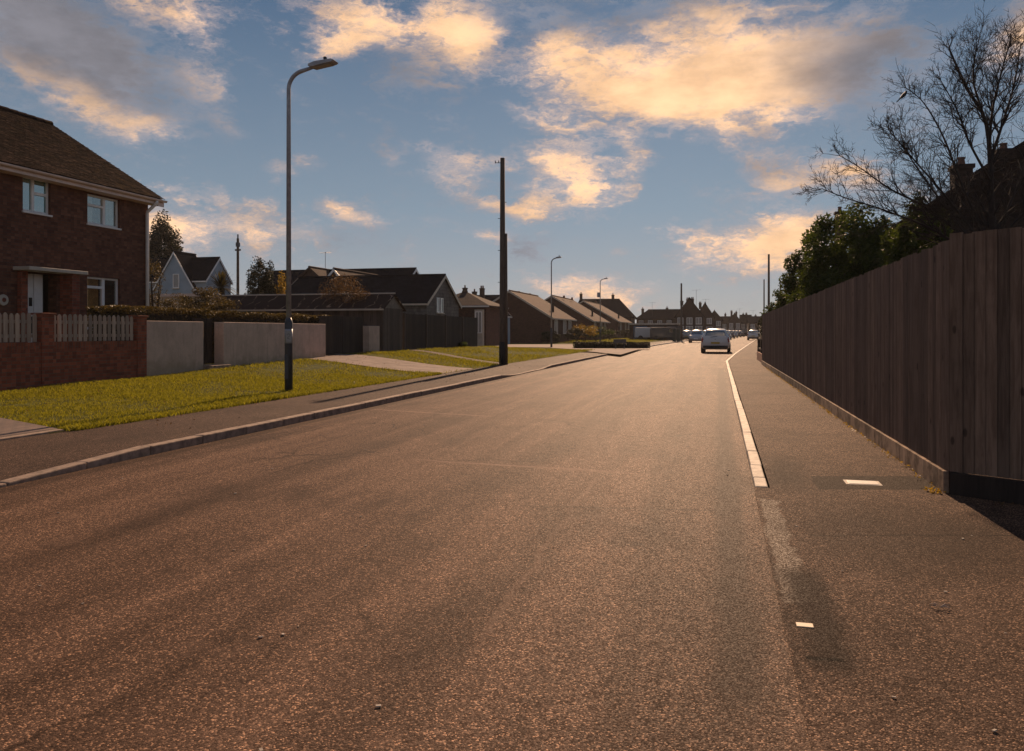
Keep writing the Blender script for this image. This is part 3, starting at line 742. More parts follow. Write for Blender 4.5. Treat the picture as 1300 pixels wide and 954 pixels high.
def shrub(name, label, c, rad, n, mat, seed, size=.06, nclump=26, cat='shrub', trunk=True, zb=None, cl=.38, grp=None, low=-1.0):
    zb = c[2] - rad[2] if zb is None else zb
    t_ = thing(name, label, cat, (c[0], c[1], zb), group=grp)
    V, Fc = leafcloud(clumpy(c, rad, n, nclump, seed, cl, low), size, seed)
    quads('foliage', V, Fc, mat, t_)
    r = random.Random(seed); m = MB()
    for i in range(7):
        a = r.uniform(0, 2 * pi); q = Vector((c[0] + cos(a) * rad[0] * .55, c[1] + sin(a) * rad[1] * .55, c[2] + rad[2] * r.uniform(0, .6)))
        b = Vector((c[0] + r.uniform(-.1, .1) * rad[0], c[1], zb)); mid = b.lerp(q, .5) + Vector((0, 0, rad[2] * .15))
        k = max(.012, rad[2] * .035)
        m.tube([b, mid, q], [k, k * .7, k * .25], 5)
    m.build('stem', M_bark, t_); return t_

# ================================================================== BRICK HOUSE (left foreground)
HX = -17.2; GH = .42
yN = yat(188, HX); yS = 6.0
ZE = zat(257.5, HX + .35, yat(205, HX + .35)) + .10
ye = yat(209, HX + .35)
RX = HX - 3.9; ZR = zat(161, RX, yat(72, RX))
print('house', yN, ye, yat(72, RX), 'eave', ZE, 'ridge', ZR)
t_ = thing('brick_house', 'two storey dark brick house with tiled gable roof behind the picket wall', 'house', (HX - 3.9, (yS + yN) / 2, GH))
def rect(pxa, pxb, ta, tb, ba, bb, x=HX):      # opening from four picture corners
    ya, yb = yat(pxa, x), yat(pxb, x)
    return ya, yb, (zat(ba, x, ya) + zat(bb, x, yb)) / 2, (zat(ta, x, ya) + zat(tb, x, yb)) / 2
W1 = rect(29, 64, 222, 230, 267, 274); W2 = rect(111, 152, 246, 254, 283, 291)
yl0, yl1, _, zt = rect(110.7, 152.2, 351, 354.6, 400, 400); W3 = (yl0, yl1, 1.42, zt)
yp0_, yp1_ = yat(31, HX), yat(72, HX); PORCH = (yp0_, yp1_, .62, zat(346, HX, yat(45, HX)))
OPEN = [W1, W2, W3, PORCH]
print('openings', OPEN)
def holed_wall(m, x0, x1, y0, y1, z0, z1, holes):
    ys = sorted({y0, y1, *[h[0] for h in holes], *[h[1] for h in holes]})
    for a, b in zip(ys[:-1], ys[1:]):
        hs = sorted([(h[2], h[3]) for h in holes if h[0] < (a + b) / 2 < h[1]]); z = z0
        for p, q in hs:
            if p > z: m.box(x0, x1, a, b, z, p)
            z = q
        if z < z1: m.box(x0, x1, a, b, z, z1)
m = MB(); holed_wall(m, HX - .28, HX, yS, yN, -.1, ZE + .05, OPEN)
m.box(HX - 7.8, HX - 7.52, yS, yN, -.1, ZE + .05)
zr_ = ZR - .12
for y in (yS, yN - .28):
    m.prism([(HX - 7.52, -.1), (HX - .28, -.1), (HX - .28, ZE + .1), (RX, zr_), (HX - 7.52, ZE + .1)], 'y', y + .001, y + .279)
m.box(RX, HX - .75, yp0_ - .12, yp0_, .0, 3.0); m.box(RX, HX - .75, yp1_, yp1_ + .12, .0, 3.0)
m.build('wall', M_brick, t_)
m = MB(); m.box(HX - 3.6, HX - .29, yS + .3, yN - .3, 3.1, 3.25); m.box(HX - 3.6, HX - 3.4, yS + .3, yN - .3, .1, ZE); m.box(HX - .75, HX - .281, yp0_ - .005, yp1_ + .005, .45, .6)
m.build('interior', plain('interior_plaster', (.10, .09, .08), .9), t_)
# tiles: front slope built tile by tile
m_t, t, p = newmat('house_tiles'); g = t.n('ShaderNodeNewGeometry'); pos = g.outputs['Position']; r_ = g.outputs['Random Per Island']
c = t.ramp(r_, [(0, (.014, .010, .009)), (.4, (.028, .018, .015)), (.8, (.045, .028, .022)), (1, (.085, .055, .04))])
c = t.mix(t.mapr(t.noise(pos, .8, 5.0), .35, .7, 0, .5), c, t.mix(1.0, c, (.55, .5, .5), 'MULTIPLY'))
ypos = t.sep(pos)[1]
li = t.m('MULTIPLY', t.mapr(t.noise(pos, 2.6, 7.0, .75), .52, .62), t.mapr(ypos, ye - 4.5, ye - .5, .03, .5))
c = t.mix(li, c, (.11, .065, .025))
t.put(p.inputs['Base Color'], c); p.inputs['Roughness'].default_value = .95; p.inputs['Specular IOR Level'].default_value = .03
bump(t, p, t.noise(pos, 60.0, 4.0), .4, .006)
EX = HX + .36
def slope_pts(s, side):      # s = 0 at the eave, 1 at the ridge
    ex = EX if side > 0 else 2 * RX - EX
    return ex + (RX - ex) * s, ZE + (ZR - ZE) * s
yv0, yv1 = yS - .12, ye
SL = math.hypot(EX - RX, ZR - ZE); rows = int(SL / .1)
m = MB()
sx, sz = (RX - EX) / SL, (ZR - ZE) / SL; nxn, nzn = -sz * -1, -sx      # outward normal (x>0, z>0)
for i in range(rows + 1):
    s0 = i * .1; s1 = min(SL, s0 + .16)
    k = int((yv1 - yv0) / .165); offy = .082 if i % 2 else 0
    for j in range(k + 1):
        a = yv0 + j * .165 - offy + RND.uniform(-.003, .003); b = a + .158
        a = max(a, yv0); b = min(b, yv1 + RND.uniform(-.015, .02))
        if b - a < .03: continue
        l0 = .030 + RND.uniform(-.003, .005); l1 = .006; s00 = s0 + RND.uniform(-.004, .004)
        def Q(s, l, y): return (EX + sx * s + nxn * l, y, ZE + sz * s + nzn * l)
        m.add([Q(s00, l0, a), Q(s00, l0, b), Q(s1, l1, b), Q(s1, l1, a), Q(s00, l0 - .014, a), Q(s00, l0 - .014, b), Q(s1, l1 - .012, b), Q(s1, l1 - .012, a)],
              [(0, 1, 2, 3), (4, 5, 1, 0), (5, 6, 2, 1), (4, 0, 3, 7), (7, 6, 5, 4)])
rf = m.build('roof', m_t, t_)
m = MB()
m.prism([(EX, ZE - .03), (RX, ZR - .03), (2 * RX - EX, ZE - .03), (2 * RX - EX, ZE - .09), (RX, ZR - .12), (EX, ZE - .09)], 'y', yv0, yv1 - .03)
m.build('roof_deck', M_tileB, rf)
m = MB()
for i in range(int((yv1 - yv0) / .33)):
    a = yv0 + i * .33; m.tube([(RX, a, ZR + .0), (RX, a + .325, ZR + .004)], [.11, .118], 10)
m.build('ridge_tile', m_t, rf)
m = MB(); m.box(EX - .04, EX - .012, yv0, yv1 - .05, ZE - .19, ZE - .035); m.box(HX + .002, EX - .04, yv0, yv1 - .05, ZE - .19, ZE - .165); m.build('fascia_board', M_fascia, t_)
m = MB()
for (rr, fl) in ((.062, 1),):
    pts = [(cos(a) * rr, sin(a) * rr) for a in [pi + pi * k / 8 for k in range(9)]] + [(cos(a) * (rr - .006), sin(a) * (rr - .006)) for a in [2 * pi - pi * k / 8 for k in range(9)]]
    m.prism([(EX + .055 + a, ZE - .04 + b) for a, b in pts], 'y', yv0, yv1 - .02)
m.build('gutter', M_fascia, t_)
yd_ = yN - .12
m = MB(); m.tube([(EX + .05, yd_, ZE - .09), (EX + .04, yd_, ZE - .17), (HX + .08, yd_, ZE - .42), (HX + .07, yd_, ZE - .5), (HX + .07, yd_, .5)], .052, 10); m.build('downpipe', M_white, t_, smooth=True)
m = MB(); m.prism([(EX, ZE - .10), (RX, ZR - .13), (RX, ZR - .28), (EX, ZE - .24)], 'y', yN + .002, yv1 - .04); m.build('barge_board', M_fascia, t_)
def sash(parent, W, bars, gm, cur=None, curmat=None, fr=.055, name='window'):
    y0, y1, z0, z1 = W; xf = HX - .07
    wn = MB()
    wn.box(xf - .06, xf, y0, y1, z0, z0 + fr); wn.box(xf - .06, xf, y0, y1, z1 - fr, z1)
    wn.box(xf - .06, xf, y0, y0 + fr, z0 + fr, z1 - fr); wn.box(xf - .06, xf, y1 - fr, y1, z0 + fr, z1 - fr)
    for (a, b, c, d) in bars:
        wn.box(xf - .055, xf + .006, y0 + (y1 - y0) * a, y0 + (y1 - y0) * b, z0 + (z1 - z0) * c, z0 + (z1 - z0) * d)
    f = wn.build(name, M_white, parent, bevel=.006)
    g = MB(); g.box(xf - .045, xf - .035, y0 + fr * .8, y1 - fr * .8, z0 + fr * .8, z1 - fr * .8); g.build('pane', gm, f)
    s = MB(); s.box(HX - .08, HX + .05, y0 - .03, y1 + .03, z0 - .05, z0 - .003); s.build('sill', M_white, f, bevel=.005)
    if cur:
        for (a, b) in cur:
            c = MB(); n = 40; pts = []
            ya, yb = y0 + (y1 - y0) * a, y0 + (y1 - y0) * b
            for i in range(n + 1):
                y = ya + (yb - ya) * i / n; pts.append((HX - .19 + .025 * sin(i * 1.7) + .01 * sin(i * .6), y))
            V = [(x, y, z0 - .1) for x, y in pts] + [(x, y, z1 + .05) for x, y in pts]
            c.add(V, [(i, i + 1, i + n + 2, i + n + 1) for i in range(n)]); c.build('curtain', curmat, f, smooth=True)
    return f
sash(t_, W1, [(.38, .48, .04, .96), (.48, .96, .52, .60)], M_glassT, [(0, .12), (.9, 1)], M_curtain)
sash(t_, W2, [(.52, .60, .04, .96), (.04, .52, .60, .68)], M_glassc, [(.0, .30), (.55, 1.0)], M_curtain)
sash(t_, W3, [(.50, .58, .04, .96), (.04, .50, .78, .83)], M_glassc, [(.0, .5)], M_orange)
# porch: recessed door, side panel, canopy, piers
xd = HX - .16
dm = MB(); dz0, dz1 = .62, PORCH[3] - .03
yw = yp1_ - yp0_
dm.box(xd - .05, xd, yp0_ + .01, yp0_ + .42 * yw, dz0, dz1); dr = dm.build('door', M_white, t_, bevel=.008)
for a in (.06, .28):
    for c0, c1 in ((.62, .72), (.30, .50)):
        g = MB(); g.box(xd + .0, xd + .006, yp0_ + a * yw, yp0_ + (a + .10) * yw, dz0 + (dz1 - dz0) * c0, dz0 + (dz1 - dz0) * c1); g.build('pane', M_dark, dr)
g = MB(); g.box(xd + .0, xd + .03, yp0_ + .205 * yw, yp0_ + .23 * yw, dz0 + .95, dz0 + 1.12); g.build('handle', M_steelD, dr)
g = MB(); g.box(xd - .04, xd + .015, yp0_ + .43 * yw, yp0_ + .70 * yw, dz0, dz1); g.build('side_panel', M_white, t_, bevel=.008)
g = MB(); g.box(HX + .002, HX + .52, yat(16, HX), yat(92, HX), PORCH[3] + .005, PORCH[3] + .10); g.build('porch_canopy', M_cream, t_, bevel=.01)
g = MB(); g.box(HX + .002, HX + .40, yat(76, HX), yat(86, HX), .2, PORCH[3] + .003); g.box(HX + .002, HX + .12, yat(22, HX), yat(30.5, HX), .2, PORCH[3] + .003); g.build('porch_pier', M_brickwall, t_)
# round plaque by the left edge
yc = yat(4, HX); zc = zat(381, HX, yc); g = MB(); g.tube([(HX, yc, zc), (HX + .03, yc, zc)], [.14, .13], 24); pq = g.build('round_plaque', M_cream, t_)
g = MB(); g.tube([(HX + .031, yc, zc), (HX + .04, yc, zc)], [.06, .055], 18); g.build('plaque_relief', M_brickwall, pq)
# brick chimney hidden above frame kept simple: none visible

V2, F2 = leafcloud([(x, y, (hland(x, y) if x < -7.9 else .10) + .03 + (.02 if x < -7.9 else -.02)) for x, y in LEAF_SPOTS if y > edge_y(x)], .022, 91)
o = quads('fallen_leaves', V2, F2, M_brownleaf, loc=(-10, 15, .2)); tag(o, 'few dry fallen leaves scattered over the grass verge and left pavement', 'leaves'); o['kind'] = 'stuff'

# ================================================================== GENERIC HOUSES
def chimney(parent, x, y, z0, z1, mat, w_=.55, l_=.45, pots=2, ph=.35):
    m = MB(); m.box(x - w_ / 2, x + w_ / 2, y - l_ / 2, y + l_ / 2, z0, z1 - .12); m.box(x - w_ / 2 - .05, x + w_ / 2 + .05, y - l_ / 2 - .05, y + l_ / 2 + .05, z1 - .12, z1)
    c = m.build('chimney', mat, parent)
    for i in range(pots):
        px_ = x + ((i + .5) / pots - .5) * (w_ - .05)
        m = MB(); m.tube([(px_, y, z1), (px_, y, z1 + ph * .8), (px_, y, z1 + ph * .81), (px_, y, z1 + ph)], [.12, .09, .115, .11], 8); m.build('chimney_pot', M_terracotta, c)
def gable_house(name, label, x0, x1, y0, y1, zb, ze, zr, axis, wall, roof, trim=M_white, over=.3, cat='house', grp=None, chims=(), wins=(), hip0=0, hip1=0, gablemat=None, root=None, th=.14):
    """axis = direction of the ridge; hip0/hip1 = length of hip at the low/high end"""
    t_ = root or thing(name, label, cat, ((x0 + x1) / 2, (y0 + y1) / 2, zb), group=grp)
    m = MB()
    if axis == 'y':
        c = (x0 + x1) / 2; sl = (zr - ze) / ((x1 - x0) / 2)
        if not hip0 and not hip1: m.prism([(x0, zb - .3), (x1, zb - .3), (x1, ze), (c, zr - .03), (x0, ze)], 'y', y0, y1)
        else: m.box(x0, x1, y0, y1, zb - .3, ze)
    else:
        c = (y0 + y1) / 2; sl = (zr - ze) / ((y1 - y0) / 2)
        if not hip0 and not hip1: m.prism([(y0, zb - .3), (y1, zb - .3), (y1, ze), (c, zr - .03), (y0, ze)], 'x', x0, x1)
        else: m.box(x0, x1, y0, y1, zb - .3, ze)
    m.build('wall', wall, t_)
    # roof: closed slab built from two (or four) slopes
    a0, a1 = (y0, y1) if axis == 'y' else (x0, x1); b0, b1 = (x0, x1) if axis == 'y' else (y0, y1)
    lo, hi = b0 - over, b1 + over; zlo = ze - sl * over
    g0, g1 = a0 - (over if hip0 else over * .6), a1 + (over if hip1 else over * .6)
    P = lambda a, b, z: (b, a, z) if axis == 'y' else (a, b, z)
    top = [P(g0, lo, zlo + th), P(g1, lo, zlo + th), P(g1, hi, zlo + th), P(g0, hi, zlo + th), P(g0 + hip0, c, zr + th), P(g1 - hip1, c, zr + th)]
    bot = [P(g0, lo, zlo), P(g1, lo, zlo), P(g1, hi, zlo), P(g0, hi, zlo), P(g0 + hip0, c, zr), P(g1 - hip1, c, zr)]
    F = [(0, 1, 5, 4), (3, 4, 5, 2), (0, 4, 3), (1, 2, 5)]
    m = MB()
    if hip0 or hip1:
        m.add(top + bot, [(0, 1, 5, 4), (3, 4, 5, 2), (0, 4, 3), (1, 2, 5), (0, 6, 7, 1), (2, 8, 9, 3), (1, 7, 8, 2), (3, 9, 6, 0), (6, 9, 8, 7)])
    else:
        m.add(top + bot, [(0, 1, 5, 4), (3, 4, 5, 2), (6, 10, 11, 7), (9, 8, 11, 10), (0, 6, 7, 1), (3, 2, 8, 9), (0, 4, 10, 6), (3, 9, 10, 4), (1, 7, 11, 5), (2, 5, 11, 8)])
    rf = m.build('roof', roof, t_)
    m = MB()
    m.tube([P(g0 + hip0, c, zr + th + .02), P(g1 - hip1, c, zr + th + .02)], .09, 6); m.build('ridge_tile', roof, rf)
    if trim:
        for (gg, hp, sg) in ((g0, hip0, -1), (g1, hip1, 1)):
            if hp: continue
            m = MB(); q0, q1 = (gg - .02, gg - .002) if sg < 0 else (gg + .002, gg + .02)
            for (e,) in ((lo,), (hi,)):
                V = [P(q0, e, zlo - .06), P(q0, c, zr - .06), P(q0, c, zr + th + .02), P(q0, e, zlo + th + .02), P(q1, e, zlo - .06), P(q1, c, zr - .06), P(q1, c, zr + th + .02), P(q1, e, zlo + th + .02)]
                m.add(V, [(0, 1, 2, 3), (7, 6, 5, 4), (0, 4, 5, 1), (1, 5, 6, 2), (2, 6, 7, 3), (3, 7, 4, 0)])
            m.build('barge_board', trim, t_)
        for e, s_ in ((lo, -1), (hi, 1)):
            m = MB(); q = sorted((e + s_ * .002, e + s_ * .07))
            A, B = P(g0, q[0], zlo + .0), P(g1, q[1], zlo + .11); m.box(A[0], B[0], A[1], B[1], A[2], B[2]); m.build('gutter', trim, t_)
    for (x, y, za, zb_, n_) in chims: chimney(t_, x, y, za, zb_, M_brickdark, pots=n_)
    for wd in wins: window(t_, *wd)
    return t_
def window(parent, face, pos, a0, a1, z0, z1, gm=None, bars=1, fm=None):
    """face '+x','-x','+y','-y'; pos = wall plane; frame stands proud of the wall"""
    gm = gm or M_glass; fm = fm or M_white; s = 1 if face[0] == '+' else -1; fr = .07
    def bx(m, p, q, u0, u1, w0, w1):
        lo, hi = sorted((pos + s * p, pos + s * q))
        if face[1] == 'x': m.box(lo, hi, u0, u1, w0, w1)
        else: m.box(u0, u1, lo, hi, w0, w1)
    m = MB(); bx(m, .002, .05, a0, a1, z0, z0 + fr); bx(m, .002, .05, a0, a1, z1 - fr, z1); bx(m, .002, .05, a0, a0 + fr, z0 + fr, z1 - fr); bx(m, .002, .05, a1 - fr, a1, z0 + fr, z1 - fr)
    for i in range(bars):
        c = a0 + (a1 - a0) * (i + 1) / (bars + 1); bx(m, .002, .045, c - .03, c + .03, z0 + fr, z1 - fr)
    f = m.build('window', fm, parent)
    m = MB(); bx(m, .004, .02, a0 + fr, a1 - fr, z0 + fr, z1 - fr); m.build('pane', gm, f)
    m = MB(); bx(m, .0, .12, a0 - .05, a1 + .05, z0 - .07, z0 - .003); m.build('sill', M_cream, f)
    return f
M_paneN = plain('net_curtained_pane', (.30, .29, .27), .25, .1, 6.0)

# ---- timber shed whose gable looks on to the verge
sy0, sy1 = yat(487, WX), yat(511.6, WX); sx1 = WX - .02; sx0 = sx1 - 8.5
sze, szr = zat(391, sx1, sy0), zat(374.5, sx1, (sy0 + sy1) / 2)
sh = thing('timber_shed', 'weathered board shed with dark ribbed roof beside the pale gate pillar', 'shed', ((sx0 + sx1) / 2, (sy0 + sy1) / 2, .45))
m = MB(); n = 22
for i in range(n):
    a = sy0 + (sy1 - sy0) * i / n; m.box(sx1 - .03, sx1, a + .003, a + (sy1 - sy0) / n - .003, .4, sze)
n = 60
for i in range(n):
    a = sx0 + (sx1 - .04 - sx0) * i / n; m.box(a + .003, a + (sx1 - .04 - sx0) / n - .003, sy0, sy0 + .03, .4, sze)
m.box(sx0, sx0 + .03, sy0 + .03, sy1, .4, sze); m.box(sx0, sx1 - .03, sy1 - .03, sy1, .4, sze); m.build('wall', M_shed, sh)
m = MB(); yc = (sy0 + sy1) / 2; m.prism([(sy0, sze), (sy1, sze), (yc, szr - .02)], 'x', sx1 - .035, sx1 - .002); m.build('gable_board', plain('shed_gable', (.19, .16, .13), .8, .3, 5.0), sh)
m_c, t, p = newmat('ribbed_roof_sheet'); pos = worldpos(t); xx = t.sep(pos)[0]
wv = t.m('ABSOLUTE', t.m('SINE', t.m('MULTIPLY', t.m('ADD', xx, t.m('MULTIPLY', t.noise(pos, .9, 3.0), 1.6)), pi / .62)))
t.put(p.inputs['Base Color'], t.mix(t.m('MULTIPLY', t.mapr(wv, .25, .02), t.mapr(t.noise(pos, 2.2, 6.0, .7), .42, .6)), (.050, .034, .027), (.34, .24, .17))); p.inputs['Roughness'].default_value = .9; p.inputs['Specular IOR Level'].default_value = .05
m = MB(); th = .05
for s in (-1, 1):
    e = sy0 - .18 if s < 0 else sy1 + .18; ze_ = sze - (szr - sze) * .18 / ((sy1 - sy0) / 2)
    m.prism([(e, ze_), (yc, szr), (yc, szr + th), (e, ze_ + th)], 'x', sx0 - .1, sx1 + .1)
m.build('roof', m_c, sh)
m = MB(); m.tube([(sx0 - .1, yc, szr + th + .01), (sx1 + .1, yc, szr + th + .01)], .035, 6); m.box(sx0 - .1, sx1 + .1, sy0 - .22, sy0 - .182, ze_ - .01, ze_ + .06); m.build('roof_trim', M_cream, sh)

# ---- tile-hung bungalow behind the fence
ax, ay = pd(541.8, 52); L = 6.6
zr_ = zat(350, ax, ay + L / 2) - .12; ze_ = zat(386, ax, ay) + .05
h = gable_house('tile_hung_bungalow', 'dark roofed house with grey tile hung gable rising above the boarded fence', ax - 11, ax, ay, ay + L, .3, ze_, zr_, 'x', M_tilehung, M_tileD, M_cream, .25)
g0 = yat(554, ax); window(h, '+x', ax, g0, g0 + .55, zat(397, ax, g0), zat(378, ax, g0), M_glass, 0); window(h, '+x', ax, g0 + .75, g0 + 1.3, zat(397, ax, g0), zat(378, ax, g0), M_glass, 0)
# ---- house with cross wing behind it
bx_, by_ = pd(526, 66); zr2 = zat(342, bx_, by_) - .1
h = gable_house('brown_house', 'brown tiled house whose white edged gable peeps above the tile hung house', bx_ - 13, bx_, by_ - 3.4, by_ + 3.4, .3, zr2 - 2.2, zr2, 'x', M_brickdark, M_tileD, M_white, .3)
wx, wy = pd(425, 58); zw = zat(342, wx, wy)
h = gable_house('cross_wing_house', 'narrow brown gable with white barge boards above the shed roof', wx - 2.7, wx + 2.7, wy, wy + 9, .3, zw - 3.1, zw - .12, 'y', M_brickdark, M_tileB, M_white, .3)
# ---- brown roofs further left
cx_, cy_ = pd(352, 66)
zc = zat(341, cx_, cy_); gable_house('brown_roofed_house', 'brown roofed house just right of the dark conifer', cx_ - .5, cx_ + 6.5, cy_, cy_ + 6, .3, zc - 3, zc - .1, 'y', M_brickdark, M_tileB, M_brickdark, .3)
cx_, cy_ = pd(413, 74)
zc = zat(344, cx_, cy_); gable_house('hidden_brown_house', 'brown ridge roof behind the street lamp post', cx_ - 4.5, cx_, cy_ - 3, cy_ + 3, .3, zc - 2.6, zc - .1, 'x', M_brickdark, M_tileB, M_cream, .3)
def aerial(px, pt, pb, d, label, sz=1.1):
    x, y, z0 = pd(px, d, pb); z1 = H + (HY - pt) * d / F; m = MB(); m.tube([(x, y, z0), (x, y, z1)], .022, 5)
    t_ = thing('tv_aerial', label, 'aerial', (x, y, z0)); m.build('mast', M_steelD, t_)
    m = MB(); m.tube([(x - sz * .5, y, z1 - .1), (x + sz * .5, y, z1 - .05)], .014, 4)
    for i in range(7): q = -sz * .45 + i * sz * .15; m.tube([(x + q, y - .22, z1 - .08), (x + q, y + .22, z1 - .08)], .009, 4)
    m.build('yagi_rods', M_steelD, t_)
aerial(413, 320, 345, 72, 'thin television aerial above the brown roofs by the street lamp')
# ---- blue-grey chalet house
bx_, by_ = pd(262, 66); zg = zat(327.5, bx_, (by_ + yat(293, bx_)) / 2); ze_ = zat(356, bx_, by_)
bl = gable_house('blue_grey_house', 'blue grey rendered house with two steep gables left of the thin pole', bx_ - 9.5, bx_, by_, yat(293, bx_), .4, ze_, zg - .15, 'x', M_blue, M_tileD, M_white, .15)
w2y = by_ - .35; w2x, _ = pd(221, w2y / (CT + (221 - 650) / F * ST)); zg2 = zat(320, w2x, w2y)
gable_house('', '', w2x - 1.85, w2x + 1.85, w2y, by_ + 2.4, .4, zg2 - 3.0, zg2 - .14, 'y', M_blue, M_tileD, M_white, .15, root=bl)
dq = dep(w2x, w2y); xa, _ = pd(219.5, dq); xb, _ = pd(229, dq); window(bl, '-y', w2y, xa, xb, zat(366, w2x, w2y), zat(348, w2x, w2y), M_paneN, 0)
# pink edged flat roof in front of it
fx, fy, fz = pd(222, 55, 377); m = MB(); m.box(fx - 2.4, fx + 1.6, fy, fy + 4, .3, fz); t_ = thing('flat_roofed_extension', 'flat roofed outbuilding with pale pink edge below the blue grey gable', 'outbuilding', (fx, fy, .3)); m.build('wall', M_render, t_)
m = MB(); m.box(fx - 2.6, fx + 1.8, fy - .15, fy + 4.2, fz + .002, fz + .2); m.build('roof', plain('pink_fascia', (.60, .42, .36), .6, .1), t_)
# cream low roof
fx, fy, _ = pd(312, 40, 390); za = zat(388.5, fx, fy); gable_house('cream_outbuilding', 'small outbuilding with sunlit cream roof behind the hedge', fx - .8, fx + .85, fy, fy + 2, .4, za - .35, za - .05, 'x', M_cream, plain('cream_roof', (.50, .43, .34), .7, .15), None, .1, cat='outbuilding', th=.04)

# ---- plants behind the left walls
yh1 = yat(130, WX - 1); yh2 = yat(246, WX - 1); yh3 = yat(412, WX - 1)
hedge('garden_hedge', 'clipped brown green hedge above the short pale wall beside the brick house', WX - 1.5, WX - .45, yh1, yh2, .3, zat(392, WX - 1, yh2 - 1), M_hedge, 14000, 1, .04)
hedge('garden_hedge', 'long clipped brown green hedge above the long pale wall', WX - 1.5, WX - .5, yh2 + .1, yh3, .4, zat(399, WX - 1, yh3 - 4), M_hedge, 26000, 2, .045)
x, y, z = pd(265, 34, 388); shrub('round_shrub', 'rounded brown shrub behind the hedge left of centre of the pale walls', (x, y, z), (1.1, 1.0, .7), 5000, M_hedge, 5, .05, zb=.4)
x, y, z = pd(232, 36, 392); shrub('low_shrub', 'low brown shrub below the flat pink edged roof', (x, y, z), (1.3, 1.0, .7), 4500, M_hedge, 6, .05, zb=.4)
x, y, z = pd(208, 84, 322); shrub('dark_tree', 'tall dark tree behind the blue grey house, beside the brick house corner', (x, y, z), (2.0, 2.0, 3.6), 9000, M_yew, 7, .17, 40, 'tree', zb=.4)
x, y, z = pd(196, 34, 365); shrub('twiggy_shrub', 'thin brown twiggy shrub against the corner of the brick house', (x, y, z), (.5, .6, 1.3), 1500, M_hedge, 77, .05, 30, zb=.4)
x, y, z = pd(332, 42, 356); shrub('dark_conifer', 'tall dark upright conifer behind the long pale wall', (x, y, z - .6), (.82, .9, 1.75), 12000, M_yew, 8, .06, 60, 'tree', zb=.4, cl=.3)
x, y, z = pd(356, 43, 366); shrub('golden_shrub', 'golden sunlit shrub touching the dark conifer', (x, y, z - .4), (.35, .4, 1.1), 2200, M_golden, 9, .06, zb=.4)
x, y, z = pd(440, yat(440, WX - 2.2) * CT + (2.2 - WX) * ST, 377); shrub('brown_shrub', 'tall reddish brown shrub overhanging the dark drive gates', (x, y, z - .1), (1.15, .95, .95), 7500, M_brownleaf, 10, .038, 70, zb=.45)
# spiky palm
def palm(px, d, pb, pt, label):
    x, y, z0 = pd(px, d, pb); z1 = H + (HY - pt) * d / F; t_ = thing('cabbage_palm', label, 'palm', (x, y, .4))
    m = MB(); m.tube([(x, y, .4), (x, y, z1 - .5)], [.12, .09], 7); m.build('trunk', M_bark, t_)
    V = []; Fc = []; r = random.Random(4)
    for i in range(150):
        a = r.uniform(0, 2 * pi); e = r.uniform(-.5, 1.35); L = r.uniform(.7, 1.05); c = Vector((x, y, z1 - .5)); k = len(V); d_ = Vector((cos(a) * cos(e), sin(a) * cos(e), sin(e))); s_ = Vector((-sin(a), cos(a), 0)) * .03
        p1 = c + d_ * L * .55; p2 = c + d_ * L - Vector((0, 0, .2 * L * cos(e)))
        V += [c - s_, c + s_, p1 + s_, p1 - s_, p2 + s_ * .1, p2 - s_ * .1]; Fc += [(k, k + 1, k + 2, k + 3), (k + 3, k + 2, k + 4, k + 5)]
    quads('fronds', V, Fc, M_palm, t_)
palm(281, 38, 388, 352, 'spiky dark palm in front of the blue grey house')
# thin pole with cross fitting
x, y, z0 = pd(302, 58, 375); z1 = H + (HY - 303) * 58 / F
t_ = thing('chimney_flue_pole', 'thin dark pole with a small cross fitting between the blue grey house and the conifer', 'pole', (x, y, .4))
m = MB(); m.tube([(x, y, .4), (x, y, z1)], [.12, .09], 8); m.build('shaft', M_pole, t_)
m = MB(); m.box(x - .22, x + .22, y - .05, y + .05, z1 - .9, z1 - .78); m.box(x - .11, x + .11, y - .11, y + .11, z1 - .6, z1 - .3); m.tube([(x, y, z1 - .36), (x, y, z1 + .3)], .05, 6); m.box(x - .05, x + .05, y - .052, y + .052, z1 - .775, z1 - .605); m.build('cross_fitting', M_steelD, t_)

# ---- bungalows
bush = []
def bungalow(px, pe, d, apx, apy, eavey, span_px, label, zg=.15):
    x1, y0 = pd(px, d); ze = H + (HY - eavey) * d / F; W = 9.2
    xm, _ = pd(apx, d); half = (x1 - xm); W = max(8.6, half * 2); zr = H + (HY - apy) * d / F
    y1 = y0 + span_px
    h = gable_house('bungalow', label, x1 - W, x1, y0, y1, zg, ze, zr - .15, 'y', M_brickred, M_tileR, M_cream, .45, grp='brown roofed bungalows across the side road')
    for k in (.18, .55, .80):
        a = y0 + (y1 - y0) * k; window(h, '+x', x1, a, a + 1.7, zg + .95, ze - .25, M_paneN, 1)
    return h, x1, y0, y1, ze, zr
B1 = bungalow(698, 0, 84, 643.5, 368.5, 402.5, 13.5, 'nearest brown roofed bungalow right of the wooden telegraph pole')
B2 = bungalow(750, 0, 107, 698, 374.7, 406.5, 16, 'middle brown roofed bungalow behind the second street lamp')
B3 = bungalow(784, 0, 135, 739, 381.5, 407.8, 20, 'farthest brown roofed bungalow before the low garages')
